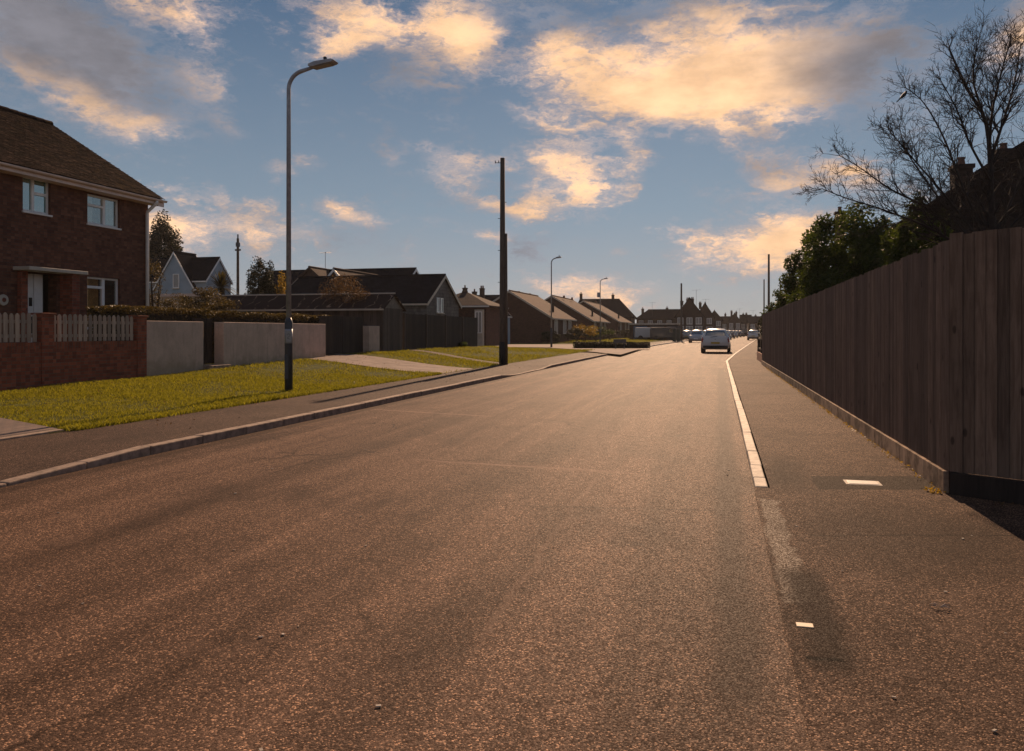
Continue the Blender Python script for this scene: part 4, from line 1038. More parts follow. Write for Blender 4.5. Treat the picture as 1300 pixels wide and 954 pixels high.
for (B, kk) in ((B1, (.35, .75)), (B2, (.3, .7)), (B3, (.3, .6))):   # ridge vents and flues
    h, x1, y0, y1, ze, zr = B
    for k in kk:
        W = max(8.6, 0); xm = x1 - 4.6; m = MB(); m.box(xm - .12, xm + .12, y0 + (y1 - y0) * k, y0 + (y1 - y0) * k + .35, zr - .2, zr + .18); m.build('ridge_vent', M_terracotta, h)
    m = MB(); yy = y0 + (y1 - y0) * .45; m.tube([(x1 - .9, yy, ze), (x1 - .9, yy, ze + 1.5)], .13, 8); m.tube([(x1 - .9, yy, ze + 1.5), (x1 - .9, yy, ze + 1.65)], .2, 8); m.build('flue', M_dark, h)

# ---- brown house with bay, right of the far end of the fence
x1, y0 = pd(617, 65); ze = H + (HY - 388) * 65 / F; zr = H + (HY - 371) * 65 / F
hb = gable_house('hipped_house', 'small hipped brown house with pale window bay at the end of the boarded fence', x1 - 5.2, x1, y0, y0 + 5.5, .13, ze, zr, 'x', M_brickred, M_tileB, M_white, .35, hip0=2.6, hip1=2.8)
xa, _ = pd(603, 64.9); m = MB(); m.box(xa, x1 - .15, y0 - .45, y0 - .002, .1, ze - .35); by = m.build('bay', M_cream, hb); window(hb, '-y', y0 - .45, xa + .06, x1 - .2, 1.2, ze - .5, M_paneN, 1)
x1, y0 = pd(634, 76); zr = H + (HY - 387.5) * 76 / F
gable_house('white_gabled_garage', 'little garage with white edged gable left of the nearest bungalow', x1 - 1.7, x1, y0, y0 + 4, .13, zr - 1.0, zr - .15, 'y', M_blue, M_tileD, M_white, .15, cat='garage')
x1, y0 = pd(636, 100); zr = H + (HY - 374) * 100 / F
xc1, yc1 = pd(604, 100); xc2, _ = pd(590, 100); xc3, _ = pd(573, 100)
gable_house('dark_roofed_house', 'dark roofed house with tall chimneys behind the hipped house', x1 - 9, x1, y0, y0 + 8, .13, zr - 2.8, zr - .1, 'x', M_brickdark, M_tileD, None, .3,
            chims=((xc1, y0 + 2, 3.5, H + (HY - 366) * 102 / F, 2), (xc2, y0 + 3, 3.5, H + (HY - 370) * 103 / F, 1), (xc3, y0 + 4, 3.5, H + (HY - 365) * 104 / F, 1)))
# dark hipped house behind the bungalows
xa, ya = pd(728, 165); xb, yb = pd(803, 165); zr = H + (HY - 380.5) * 165 / F; ze = H + (HY - 402) * 165 / F
q1, _ = pd(737, 168); q2, _ = pd(779, 168)
gable_house('large_hipped_house', 'large dark hipped house with two chimneys behind the farthest bungalow', xa, xb, ya, ya + 8, .1, ze, zr, 'x', M_brickdark, M_tileD, None, .4, hip0=1.0, hip1=3.2,
            chims=((q1, ya + 4, zr - 1, H + (HY - 373) * 168 / F, 1), (q2, ya + 4, zr - 1, H + (HY - 375) * 168 / F, 1)))
# ---- far terraces
def row_house(px0, px1, d, ry, ey, label, chs, depth=8, hip0=0, hip1=0, axis='x', mat=M_brickdark, roof=M_tileD, win=0, name='terrace_house', zb=.1):
    xa, ya = pd(px0, d); xb, _ = pd(px1, d); zr = H + (HY - ry) * d / F; ze = H + (HY - ey) * d / F
    cs = []
    for (cp, ct, n_) in chs: q, _ = pd(cp, d); cs.append((q, ya + depth / 2, zr - 1.2, H + (HY - ct) * d / F - .3, n_))
    h = gable_house(name, label, min(xa, xb), max(xa, xb), ya, ya + depth, zb, ze, zr - .14, axis, mat, roof, None, .3, chims=cs, hip0=hip0, hip1=hip1)
    for i in range(win):
        W = abs(xb - xa); c = min(xa, xb) + W * (i + .5) / win
        window(h, '-y', ya, c - .5, c + .5, ze - 1.5, ze - .35, M_paneN, 1); window(h, '-y', ya, c - .6, c + .6, zb + 1.0, zb + 2.2, M_paneN, 1)
    return h
row_house(808, 868, 175, 393, 405, 'long dark terrace with two chimneys left of the roadside pole', [(814, 390, 1), (846, 389, 1)], hip0=2.5, win=5)
row_house(858, 893, 140, 378.5, 401, 'tall gabled house with clustered chimneys just right of the roadside pole', [(864, 379, 1), (872, 377, 2), (878, 376.5, 2)], depth=10, axis='y', win=3)
row_house(884, 906, 160, 384, 402, 'gabled house with tall chimney second along the far street', [(888, 382, 2)], depth=14, axis='y', win=2)
row_house(897, 917, 185, 394, 406, 'low gabled house third along the far street', [(901, 393, 1)], depth=20, axis='y', win=2)
row_house(915, 934, 230, 402, 410, 'terrace house with single chimney far down the road left of the road end', [(921, 397, 1)], win=2)
row_house(924, 941, 222, 397.5, 409, 'gabled terrace house with two chimneys at the road end', [(929, 394, 2), (935, 394.5, 1)], axis='y', win=2)
row_house(940, 954, 226, 400, 410, 'terrace house with twin chimneys right of the road end', [(944, 397, 1), (948, 397, 2)], win=2)
row_house(950, 972, 210, 402, 410, 'terrace house farthest right of the road end, beside the fence', [(960, 399, 1)], win=2)
for px, pt, d, lb in ((828, 384, 175, 'thin aerial above the long dark terrace'), (884, 368, 142, 'tall thin aerial above the clustered chimneys'), (896, 380, 160, 'lattice aerial beside the tall chimney of the second gabled house'), (939, 392, 222, 'thin aerial at the road end'), (956, 394, 212, 'small aerial beside the last chimneys')):
    aerial(px, pt, 405, d, lb, 1.5)
# low garages
xa, ya = pd(800, 118); xb, _ = pd(862, 118); zt = H + (HY - 412.5) * 118 / F
t_ = thing('garage_block', 'low flat roofed garage block with pale edge behind the parked vans', 'garage', ((xa + xb) / 2, ya, .1))
m = MB(); m.box(xa, xb, ya, ya + 5, 0, zt); m.build('wall', M_brickdark, t_); m = MB(); m.box(xa - .2, xb + .2, ya - .25, ya + 5.2, zt + .002, zt + .2); m.build('roof', M_kerbpale, t_)
for i, c in enumerate([(.05, .12, .20), (.06, .06, .06), (.05, .05, .06)]):
    a = xa + .5 + i * 2.4; m = MB(); m.box(a, a + 2.0, ya - .04, ya - .002, .15, zt - .2); m.build('garage_door', plain('garage_door_%d' % i if False else 'garage_paint', c, .5), t_)
# low hedge box at the junction
xh0, yh0 = gp(727, 441.8, .12); xh1, yh1_ = gp(828, 441.3, .12)
hedge('low_hedge', 'long low dark clipped hedge at the side road corner', xh0, xh1, yh0, yh0 + 1.3, .1, .1 + 7.3 * 62 / F, M_yew, 9000, 21, .05)
# front garden shrubs
for i, (px, d, py, rx, rz, mt, lb) in enumerate([(742, 92, 420, 1.6, .8, M_golden, 'golden brown shrub before the middle bungalow'), (757, 96, 422, 1.8, .7, M_laurel, 'low green shrub spreading between the first two bungalows'),
        (731, 88, 424, 1.3, .6, M_yew, 'dark rounded shrub at the corner of the nearest bungalow'), (774, 112, 424, 1.8, .7, M_yew, 'dark shrub below the windows of the middle bungalow'), (800, 120, 423, 2.0, .8, M_yew, 'dark shrub beside the farthest bungalow'),
        (700, 83, 427, 1.0, .5, M_yew, 'small dark bush against the nearest bungalow gable')]):
    x, y, z = pd(px, d, py); shrub('garden_shrub', lb, (x, y, max(z, .7)), (rx, 1.0, rz), 2600, mt, 30 + i, .09, zb=.12)
x, y, z = pd(576, 44, 439); shrub('low_plant', 'low leafy plant at the foot of the boarded fence', (x + .3, y, .62), (.6, .4, .18), 900, M_laurel, 41, .06, zb=.45)

# ================================================================== RIGHT FENCE
fcx, fcy = gp(1206, 625, .05); fex, fey = gp(968, 463, .05)
print('fence', fcx, fcy, fex, fey)
fd = Vector((fex - fcx, fey - fcy, 0)); FL = fd.length; fd.normalize(); fn = Vector((-fd.y, fd.x, 0))     # fn towards the road
ft = thing('close_board_fence', 'long tall dark close boarded fence along the right pavement', 'fence', (fcx, fcy, .05))
ft2 = ft
def fence_run(root, P0, d_, L, ztop, zg, seed, toward, baywidth=2.7, gz=.17):
    r = random.Random(seed); nb = max(1, round(L / baywidth)); nrm = toward
    for b in range(nb):
        s0, s1 = L * b / nb, L * (b + 1) / nb; m = MB(); k = int((s1 - s0) / .08)
        for j in range(k):
            a = s0 + (s1 - s0) * j / k; w_ = (s1 - s0) / k + .018
            q0 = P0 + d_ * a; q1 = P0 + d_ * min(a + w_, L); t0 = .022 + r.uniform(-.003, .003); t1 = .009
            zt = ztop(a) + r.uniform(-.013, .013)
            def C(q, o, z): v = q + nrm * o; return (v.x, v.y, z)
            zb_ = zg(a) + gz
            m.add([C(q0, 0, zb_), C(q1, 0, zb_), C(q1, t0, zb_), C(q0, t1, zb_), C(q0, 0, zt), C(q1, 0, zt), C(q1, t0, zt), C(q0, t1, zt)],
                  [(0, 3, 2, 1), (4, 5, 6, 7), (0, 1, 5, 4), (1, 2, 6, 5), (2, 3, 7, 6), (3, 0, 4, 7)])
        m.build('board_panel', M_fence, root)
        def slab(name, o0, o1, a, c, z0, z1, mat, bev=.006):
            mm = MB(); p0, p1 = P0 + d_ * a, P0 + d_ * c
            V = [(p0 + nrm * o0), (p1 + nrm * o0), (p1 + nrm * o1), (p0 + nrm * o1)]
            mm.prism([(v.x, v.y) for v in V], 'z', z0, z1); mm.build(name, mat, root, bevel=bev)
        slab('gravel_board', .0, .045, s0 + .012, s1 - .012, zg(s0) - .04, zg(s0) + gz - .004, M_grav if toward is fn else M_fenceD)  # return run takes the dark boards, so its shade sits in the colour
        slab('post', -.11, -.006, s0, s0 + .1, -.1, ztop(s0) - .04, M_shed)
        slab('rail', -.05, -.007, s0 + .1, s1, ztop(s0) - .35, ztop(s0) - .27, M_shed)
P0 = Vector((fcx, fcy, 0))
zt_near = zat(306, fcx, fcy); zt_far = zat(400, fex, fey)
print('fence top', zt_near, zt_far)
zt_mid = zt_near
fence_run(ft, P0, fd, FL, lambda s: zt_near + (zt_far - zt_near) * s / FL, lambda s: .05, 5, fn)
# return run from the corner away from the road
rx2, ry2 = gp(1300, 638, .05); rd = (Vector((rx2, ry2, 0)) - P0).normalized(); rn = Vector((rd.y, -rd.x, 0))
if rn.y > 0: rn = -rn
fr = thing('fence_return', 'short dark boarded fence run turning away at the near corner of the long fence', 'fence', (fcx, fcy, .05))
P1 = P0 + rd * .0
fence_run(fr, P1, rd, 3.6, lambda s: zt_near + .05 + .01 * s, lambda s: .02, 6, rn, 1.8, .2)
# leaf litter under the return
m = MB(); r = random.Random(3)
V = []; Fc = []
for i in range(500):
    s = r.uniform(.35, 3.2); q = P1 + rd * s + rn * abs(r.gauss(.07, .05)); P_ = (q.x, q.y, .02 + r.uniform(0, .03)); V.append(P_)
V2, F2 = leafcloud(V, .018, 3)
o = quads('leaf_litter', V2, F2, M_brownleaf, loc=(P1.x + rd.x, P1.y + rd.y, .01)); tag(o, 'dry leaves gathered along the foot of the fence return', 'leaves'); o['kind'] = 'stuff'
tf = []
for i in range(700):
    s = r.uniform(0, FL * .9); q = P0 + fd * s + fn * (.055 + abs(r.gauss(0, .035)) * (1 + mnoise.noise((s * 1.4, 0, 0)))); tf.append((q.x, q.y, .06 + r.uniform(0, .02)))
q = P0 + fn * .12; tf += [(q.x + r.gauss(0, .04), q.y + r.gauss(0, .04), .03 + r.uniform(0, .04)) for _ in range(60)]
V2, F2 = leafcloud(tf, .016, 4); o = quads('weeds', V2, F2, M_golden, loc=(P0.x, P0.y, .03)); tag(o, 'small weeds and leaf bits along the foot of the long right fence', 'weeds'); o['kind'] = 'stuff'
# picket gate / low brick wall beyond the fence
gy0 = fey + .25; gx = fex + .04
t_ = thing('low_front_wall', 'low brick wall with brown timber railing past the far end of the long fence', 'wall', (gx, gy0 + 2.5, .05))
m = MB(); m.box(gx, gx + .22, gy0, gy0 + 5.5, -.05, .42); m.build('brickwork', M_brickwall, t_)
for yy in (gy0, gy0 + 2.6, gy0 + 5.3):
    m = MB(); m.box(gx + .03, gx + .19, yy, yy + .16, .42, 1.12); m.build('post', M_shed, t_, bevel=.008)
m = MB(); m.box(gx + .06, gx + .14, gy0, gy0 + 5.4, 1.0, 1.09); m.box(gx + .06, gx + .14, gy0, gy0 + 5.4, .55, .62); m.build('rail', M_shed, t_)
hedge('roadside_hedge', 'dark hedge standing beyond the far end of the long fence', gx + .35, gx + 1.5, gy0 + .3, gy0 + 12, .05, 2.0, M_yew, 7000, 22, .06)

# ================================================================== RIGHT TREES AND HOUSES
cxb, cyb, czb = pd(1102, 22, 345)
shrub('laurel_bush', 'large glossy evergreen bush rising above the middle of the long fence', (cxb, cyb, 2.75), (1.95, 1.9, 2.1), 46000, M_laurel, 51, .07, 130, 'bush', zb=.05, cl=.2)
for i, (px, d, py, rx, rz, n, lb) in enumerate([(1026, 27, 352, .8, 1.3, 8000, 'smaller evergreen bush left of the large glossy bush'), (1004, 31, 384, .7, .8, 5000, 'low leafy bush above the far part of the long fence'),
                                          (1168, 18, 322, .75, 1.35, 9000, 'evergreen bush between the large glossy bush and the dark roof'), (986, 34, 397, .6, .5, 3000, 'small low bush near the far end of the long fence')]):
    x, y, z = pd(px, d, py); shrub('evergreen_bush', lb, (x, y, z - rz * .15), (rx, rx, rz), n, M_laurel, 60 + i, .065, 40, 'bush', zb=.05, cl=.3)
# bare tree -----------------------------------------------------------
tx, ty, _ = pd(1263, 13.5, 330)
bt_ = thing('bare_tree', 'leafless spreading tree rising behind the right end of the long fence', 'tree', (tx, ty, .05))
mt = MB(); mb2 = MB(); rr = random.Random(12)
def to3(px, py, d): return Vector(pd(px, d, py))
def polyl(pts, n):
    out = []
    segs = [(pts[i + 1] - pts[i]).length for i in range(len(pts) - 1)]; T = sum(segs)
    for k in range(n + 1):
        s = T * k / n; i = 0
        while i < len(segs) - 1 and s > segs[i]: s -= segs[i]; i += 1
        p0 = pts[max(i - 1, 0)]; p1 = pts[i]; p2 = pts[i + 1]; p3 = pts[min(i + 2, len(pts) - 1)]; u = min(1, s / segs[i])
        out.append(.5 * ((2 * p1) + (p2 - p0) * u + (2 * p0 - 5 * p1 + 4 * p2 - p3) * u * u + (3 * p1 - p0 - 3 * p2 + p3) * u ** 3))
    return out
def grow(p, d_, L, r0, lvl):
    n = max(4, int(L / .09)) if lvl < 3 else 4
    pts = [p.copy()]; q = p.copy(); dd = d_.copy()
    for i in range(n):
        dd = (dd + Vector((rr.gauss(0, .13), rr.gauss(0, .13), rr.gauss(.045, .10)))).normalized(); q = q + dd * L / n; pts.append(q.copy())
    rad = [r0 * (1 - .75 * i / n) for i in range(n + 1)]
    mb2.tube(pts, rad, 4 if lvl > 1 else 5, cap=False)
    if lvl < 4:
        k = {1: 8, 2: 6, 3: 4}[lvl]
        for i in range(k):
            j = rr.randint(max(1, n // 5), n); base = pts[j]; ax = (pts[j] - pts[j - 1]).normalized()
            side = ax.cross(Vector((rr.gauss(0, 1), rr.gauss(0, 1), rr.gauss(0, 1)))).normalized(); a = rr.uniform(.45, .95)
            nd = (ax * cos(a) + side * sin(a)).normalized()
            grow(base, nd, L * rr.uniform(.35, .62), max(.0030, rad[j] * .62), lvl + 1)
LIMBS = [([(1263, 420), (1262, 330), (1258, 250), (1257, 200), (1250, 150), (1226, 110), (1205, 62)], 0, 0, .062, 1.0),
         ([(1257, 205), (1275, 150), (1288, 105), (1296, 55)], 0, .5, .036, .9), ([(1256, 190), (1260, 140), (1272, 90), (1284, 48)], 0, -.5, .03, .8),
         ([(1262, 320), (1225, 245), (1198, 175), (1172, 130), (1150, 112)], 0, .6, .036, 1.0), ([(1262, 330), (1205, 255), (1162, 205), (1128, 165)], 0, -.7, .034, 1.0),
         ([(1263, 335), (1185, 270), (1130, 240), (1090, 212), (1066, 198)], 0, .4, .036, 1.0), ([(1263, 345), (1190, 295), (1125, 268), (1075, 252), (1044, 240)], 0, -.3, .034, 1.0),
         ([(1263, 340), (1220, 290), (1180, 235), (1150, 190), (1140, 150)], 0, 1.2, .03, .9), ([(1250, 150), (1236, 105), (1238, 70), (1246, 40)], 0, .3, .024, .7),
         ([(1257, 230), (1230, 180), (1215, 140), (1190, 95)], 0, -1.0, .028, .8),
         ([(1263, 300), (1295, 230), (1320, 170), (1345, 100)], 0, .8, .036, 1.0), ([(1263, 310), (1310, 260), (1350, 210), (1390, 150)], 0, -.6, .036, 1.0), ([(1263, 330), (1330, 300), (1380, 260), (1430, 230)], 0, .5, .034, 1.0)]
for li, (pts, _, dz, r0, sc) in enumerate(LIMBS):
    D0 = 13.5; n_ = len(pts)
    P3 = [to3(a, b, D0 + dz * 1.6 * (i / (n_ - 1))) for i, (a, b) in enumerate(pts)]
    if li == 0: P3[0] = Vector((tx, ty, .0))
    q = polyl(P3, 26); rad = [r0 * .8 * (1 - .85 * i / 26) + .002 for i in range(27)]
    if li == 0: rad = [r0 * (1.5 - 1.32 * i / 26) + .003 for i in range(27)]
    if li == 0: mt.tube(q, rad, 8)
    else: mb2.tube(q, rad, 6)
    for k in range(int(40 * sc)):
        j = rr.randint(6 if li else 10, 26); ax = (q[j] - q[j - 1]).normalized(); side = ax.cross(Vector((rr.gauss(0, 1), rr.gauss(0, 1), rr.gauss(0, 1)))).normalized(); a = rr.uniform(.4, .9)
        nd = (ax * cos(a) + side * sin(a) + Vector((0, 0, .1))).normalized()
        grow(q[j], nd, rr.uniform(.45, 1.05) * (1.05 - .68 * j / 26), max(.0055, rad[j] * .55), 2)
mt.build('trunk', M_bark, bt_, smooth=True); mb2.build('branches', M_bark, bt_, smooth=True)
print('tree faces', len(mb2.f))
# bird perched on the tree
bx0, by0, bz0 = pd(1147, 13.6, 122)
m = MB(); m.tube([(bx0 - .07, by0, bz0 - .055), (bx0 - .03, by0, bz0 - .02), (bx0 + .01, by0, bz0 + .015), (bx0 + .035, by0, bz0 + .05), (bx0 + .045, by0, bz0 + .075), (bx0 + .065, by0, bz0 + .078)], [.008, .022, .032, .022, .017, .003], 8)
m.tube([(bx0 - .03, by0, bz0 - .02), (bx0 - .11, by0, bz0 - .10)], [.014, .008], 6)
tag(m.build('bird', M_black, loc=(bx0, by0, bz0), smooth=True), 'small dark bird perched at the top left of the bare tree', 'bird')
# dark gabled house on the right
ax_, ay_ = pd(1330, 22); zap = H + (HY - 172) * 22 / F; exl, _ = pd(1140, 22); zel = H + (HY - 292) * 22 / F
W = ax_ - exl
M_shadebrick = brick('shade_toned_brick', (.045, .03, .025), (.035, .025, .02), (.03, .025, .022))  # shade on this house is put into the near-black brick colour
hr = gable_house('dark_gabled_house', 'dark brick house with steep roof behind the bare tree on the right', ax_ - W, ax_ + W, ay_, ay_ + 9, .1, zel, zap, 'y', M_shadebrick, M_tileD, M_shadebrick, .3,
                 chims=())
qx, qy = pd(1228, 23.5); chimney(hr, qx, qy + .6, 3.8, H + (HY - 210) * 24 / F, M_brickdark, .5, .5, 1, .25)
qx, qy = pd(1283, 23.5); chimney(hr, qx, qy + .6, 5.0, H + (HY - 190) * 24 / F, M_brickdark, .4, .4, 1, .2)
sx_, sy_ = pd(1052, 42); zr = H + (HY - 296) * 42 / F
hh = gable_house('hidden_chimney_house', 'house mostly hidden by the glossy bush, only its chimney showing', sx_ + .5, sx_ + 7, sy_ + 2, sy_ + 9, .1, zr - 2, zr, 'y', M_brickdark, M_tileB, None, .2, hip0=2.5, hip1=2.5)
qx, qy = pd(1062, 46); chimney(hh, qx + .2, qy + .2, 4.5, H + (HY - 269) * 46 / F, M_brickdark, .5, .5, 1, .3)

# ================================================================== POLES AND LAMPS
def lamp(px, pb, pt, arm_px, hpx, d, zb, label, rise=.42):
    """street lamp: dark base, grey column, swan neck and flat lantern pointing over the road"""
    x, y = pd(px, d); zt = H + (HY - pt) * d / F
    out = Vector((cos(0.0), sin(0.0), 0))           # over the road
    # direction in plan so that the lantern ends at hpx
    L = (hpx - px) * d / F / (CT - 0 * ST) 
    t_ = thing('street_lamp', label, 'street lamp', (x, y, zb), group='grey street lamps on the left verge')
    zc = zb + 1.42
    m = MB(); m.tube([(x, y, zb - .1), (x, y, zc), (x, y, zc + .10)], [.082, .082, .052], 12); bs = m.build('column_base', M_steelD, t_, smooth=True)
    m = MB(); m.box(x - .045, x + .045, y - .088, y - .08, zb + .25, zb + .75); m.build('access_door', M_steelD, bs)
    m = MB(); pts = [(x, y, zc + .09)]; zs = zt - .62
    pts.append((x, y, zs))
    for k in range(1, 9):
        a = pi / 2 * k / 8 * .86; pts.append((x + .36 * (1 - cos(a)), y, zs + .36 * sin(a)))
    e = pts[-1]; pts.append((x + L * .58, y, e[2] + (L * .58 - (e[0] - x)) * .22)); e2 = pts[-1]
    m.tube(pts, [.054] + [.043] * (len(pts) - 2) + [.032], 10); m.build('column', M_steel, t_, smooth=True)
    m = MB(); a = .13; x0 = e2[0] - .08
    prof = [(0, .0), (.10, -.045), (.62, -.035), (.68, -.005), (.60, .035), (.18, .062), (.02, .04)]
    mm = MB(); mm.prism([(p_[0] * (L * .6 / .68), p_[1]) for p_ in prof], 'y', -.12, .12); mm.xf(Matrix.Translation((x0, y, e2[2] + .005)) @ Matrix.Rotation(-a, 4, 'Y'))
    ln = mm.build('lantern', M_steel, t_, bevel=.012)
    mm = MB(); mm.box(.16 * L, .5 * L, -.09, .09, -.052, -.046); mm.xf(Matrix.Translation((x0, y, e2[2] + .005)) @ Matrix.Rotation(-a, 4, 'Y')); mm.build('diffuser', M_paneN, ln)
    mm = MB(); mm.tube([(x0 + L * .34, y, e2[2] + .10), (x0 + L * .34, y, e2[2] + .16)], [.035, .03], 8); mm.tube([(x0 + L * .34, y, e2[2] + .16), (x0 + L * .34, y, e2[2] + .19)], [.045, .03], 8); mm.build('photocell', M_steelD, ln)
    return t_, x, y, zb
l1, lx, ly, lz = lamp(366.5, 497, 76, 0, 425, 16.6, .12, 'tall street lamp standing on the grass verge in front of the long pale wall')
m = MB(); m.tube([(lx, ly, lz + .98), (lx, ly, lz + 1.28)], [.0835, .0835], 14); pl = m.build('number_band', M_steel, l1, smooth=True)
fwd = Vector((-lx, -ly, 0)).normalized(); sd_ = Vector((-fwd.y, fwd.x, 0)); c = Vector((lx, ly, 0)) + fwd * .0875
m = MB(); V = []
for (u, z) in ((-.055, lz + 1.0), (.055, lz + 1.0), (.055, lz + 1.24), (-.055, lz + 1.24)):
    q = c + sd_ * u; V.append((q.x, q.y, z))
V += [tuple(Vector(v) + fwd * .004) for v in V]
m.add(V, [(0, 1, 2, 3), (4, 5, 6, 7), (0, 1, 5, 4), (1, 2, 6, 5), (2, 3, 7, 6), (3, 0, 4, 7)]); m.build('notice', M_paneN, l1)
m = MB()
def seg(u0, z0, u1, z1, w=.004):
    a = c + sd_ * u0 + fwd * .006; b = c + sd_ * u1 + fwd * .006; m.tube([(a.x, a.y, z0), (b.x, b.y, z1)], w, 4)
seg(-.03, lz + 1.16, .0, lz + 1.19); seg(.0, lz + 1.19, .03, lz + 1.15); seg(.03, lz + 1.15, -.03, lz + 1.09); seg(-.03, lz + 1.09, .03, lz + 1.07); m.build('notice_mark', M_black, l1)
lamp(700, 442, 324, 0, 712, 62, .12, 'second street lamp, in front of the gap between the bungalows')
t3, x3, y3, z3 = lamp(762, 431, 352, 0, 771, 92, .12, 'smallest street lamp with a grey box on its column, by the low hedge')
m = MB(); m.box(x3 - .35, x3 - .06, y3 - .12, y3 + .12, 5.3, 5.85); m.build('control_box', M_steel, t3, bevel=.01)
def wood_pole(px, pt, d, zb, r0, label, name='telegraph_pole', grp=None):
    x, y, zt = pd(px, d, pt); t_ = thing(name, label, 'telegraph pole', (x, y, zb), group=grp)
    m = MB(); m.tube([(x, y, zb - .1), (x, y, zb + 1), (x, y, zt)], [r0, r0 * .96, r0 * .68], 14); m.build('shaft', M_pole, t_, smooth=True); return t_, x, y, zt
wp, wx_, wy_, wz = wood_pole(638, 201, 30, .11, .125, 'tall wooden telegraph pole at the back of the left pavement')
m = MB(); m.tube([(wx_ + .13, wy_ + .0, .0), (wx_ + .125, wy_, H + (HY - 297) * 30 / F)], [.075, .06], 10); m.build('cable_guard', M_pole, wp, smooth=True)
m = MB(); m.tube([(wx_, wy_, 0), (wx_, wy_, .95)], [.133, .130], 14); m.build('tarred_base', M_dark, wp, smooth=True)
m = MB(); m.tube([(wx_, wy_, wz - .18), (wx_ - .3, wy_, wz - .16)], .012, 5)
for k in (.15, .28): m.tube([(wx_ - k, wy_, wz - .18), (wx_ - k, wy_, wz - .08)], [.02, .014], 6)
m.build('insulator_bracket', M_steelD, wp)
for k in range(6):
    m = MB(); s = 1 if k % 2 else -1; m.tube([(wx_, wy_ - .05, 3.2 + k * .6), (wx_ + s * .17, wy_ - .05, 3.2 + k * .6)], .011, 5); m.build('step_iron', M_steelD, wp)
wood_pole(865, 360, 105, .1, .16, 'wooden pole beside the green cabinets on the far left verge', grp='wooden poles far along the road')
wood_pole(976, 323, 80, .05, .14, 'tallest and nearest of the three wooden poles above the far end of the long fence', grp='wooden poles far along the road')
wood_pole(970, 355, 122, .05, .13, 'thin pole immediately left of the tallest far pole', grp='wooden poles far along the road')
q_, x_, y_, z_ = wood_pole(990.5, 356.5, 110, .05, .13, 'thin pole with a side arm right of the tallest far pole', grp='wooden poles far along the road')
m = MB(); m.tube([(x_, y_, z_ - 1.4), (x_ + .8, y_, z_ - 1.5)], .04, 5); m.build('side_arm', M_steelD, q_)
# street name plate on two posts
nx_, ny_ = gp(787, 443, .12); t_ = thing('street_name_sign', 'street name plate on two short posts in front of the low hedge', 'sign', (nx_, ny_, .12))
for s in (-.3, .3):
    m = MB(); m.box(nx_ + s - .03, nx_ + s + .03, ny_ - .03, ny_ + .03, .0, .72); m.build('post', M_steelD, t_)
m = MB(); m.box(nx_ - .45, nx_ + .45, ny_ - .05, ny_ - .033, .52, .80); m.build('plate', M_steelD, t_)
# green street cabinets
for k, (px, lb) in enumerate(((856, 'left of two dark green street cabinets beside the far pole'), (861.2, 'right of two dark green street cabinets beside the far pole'))):
    x, y = pd(px, 98); t_ = thing('street_cabinet', lb, 'street cabinet', (x, y, .1), group='green street cabinets')
    m = MB(); m.box(x - .21, x + .21, y - .2, y + .2, .1, 1.62); m.build('cabinet_body', plain('green_paint', (.03, .045, .03), .5), t_, bevel=.01)
    m = MB(); m.box(x - .24, x + .24, y - .23, y + .23, 1.622, 1.68); m.build('cap', M_steelD, t_, bevel=.01); m = MB(); m.box(x - .18, x + .18, y - .21, y - .202, .25, 1.5); m.build('cabinet_door', plain('green_door', (.035, .05, .035), .45), t_)

# ================================================================== CARS
ST_ = [(-1.99, .42, .78, .82, .74, .66), (-1.94, .30, .90, .95, .82, .70), (-1.80, .24, .94, 1.12, .86, .67), (-1.58, .22, .95, 1.40, .875, .60), (-1.15, .2, .94, 1.49, .88, .59), (-.4, .2, .93, 1.52, .88, .60),
       (.3, .2, .92, 1.49, .88, .60), (.62, .2, .91, 1.40, .88, .61), (1.12, .2, .90, 1.02, .87, .66), (1.22, .2, .89, .95, .865, .69), (1.75, .22, .80, .85, .83, .66), (1.95, .28, .66, .70, .76, .60), (2.02, .38, .58, .62, .68, .55)]
def sec(st, n=0):
    y, zb, zl, zr, w_, wr_ = st; wr_ = min(wr_, w_)
    return [Vector(v) for v in [(0, y, zb), (w_ * .86, y, zb), (w_ * .97, y, zb + .12), (w_, y, zb + (zl - zb) * .5), (w_ * .985, y, zl), (wr_ + (w_ * .985 - wr_) * .5, y, zl + (zr - zl) * .5), (wr_ + .01, y, zr - (zr - zl) * .10), (wr_ * .85, y, zr), (0, y, zr + .02)]]
def lerpst(t):
    i = min(int(t), len(ST_) - 2); u = t - i; return tuple(a + (b - a) * u for a, b in zip(ST_[i], ST_[i + 1]))
def surf(t, s):
    S_ = sec(lerpst(t)); i = min(int(s), 7); u = s - i; return S_[i].lerp(S_[i + 1], u)
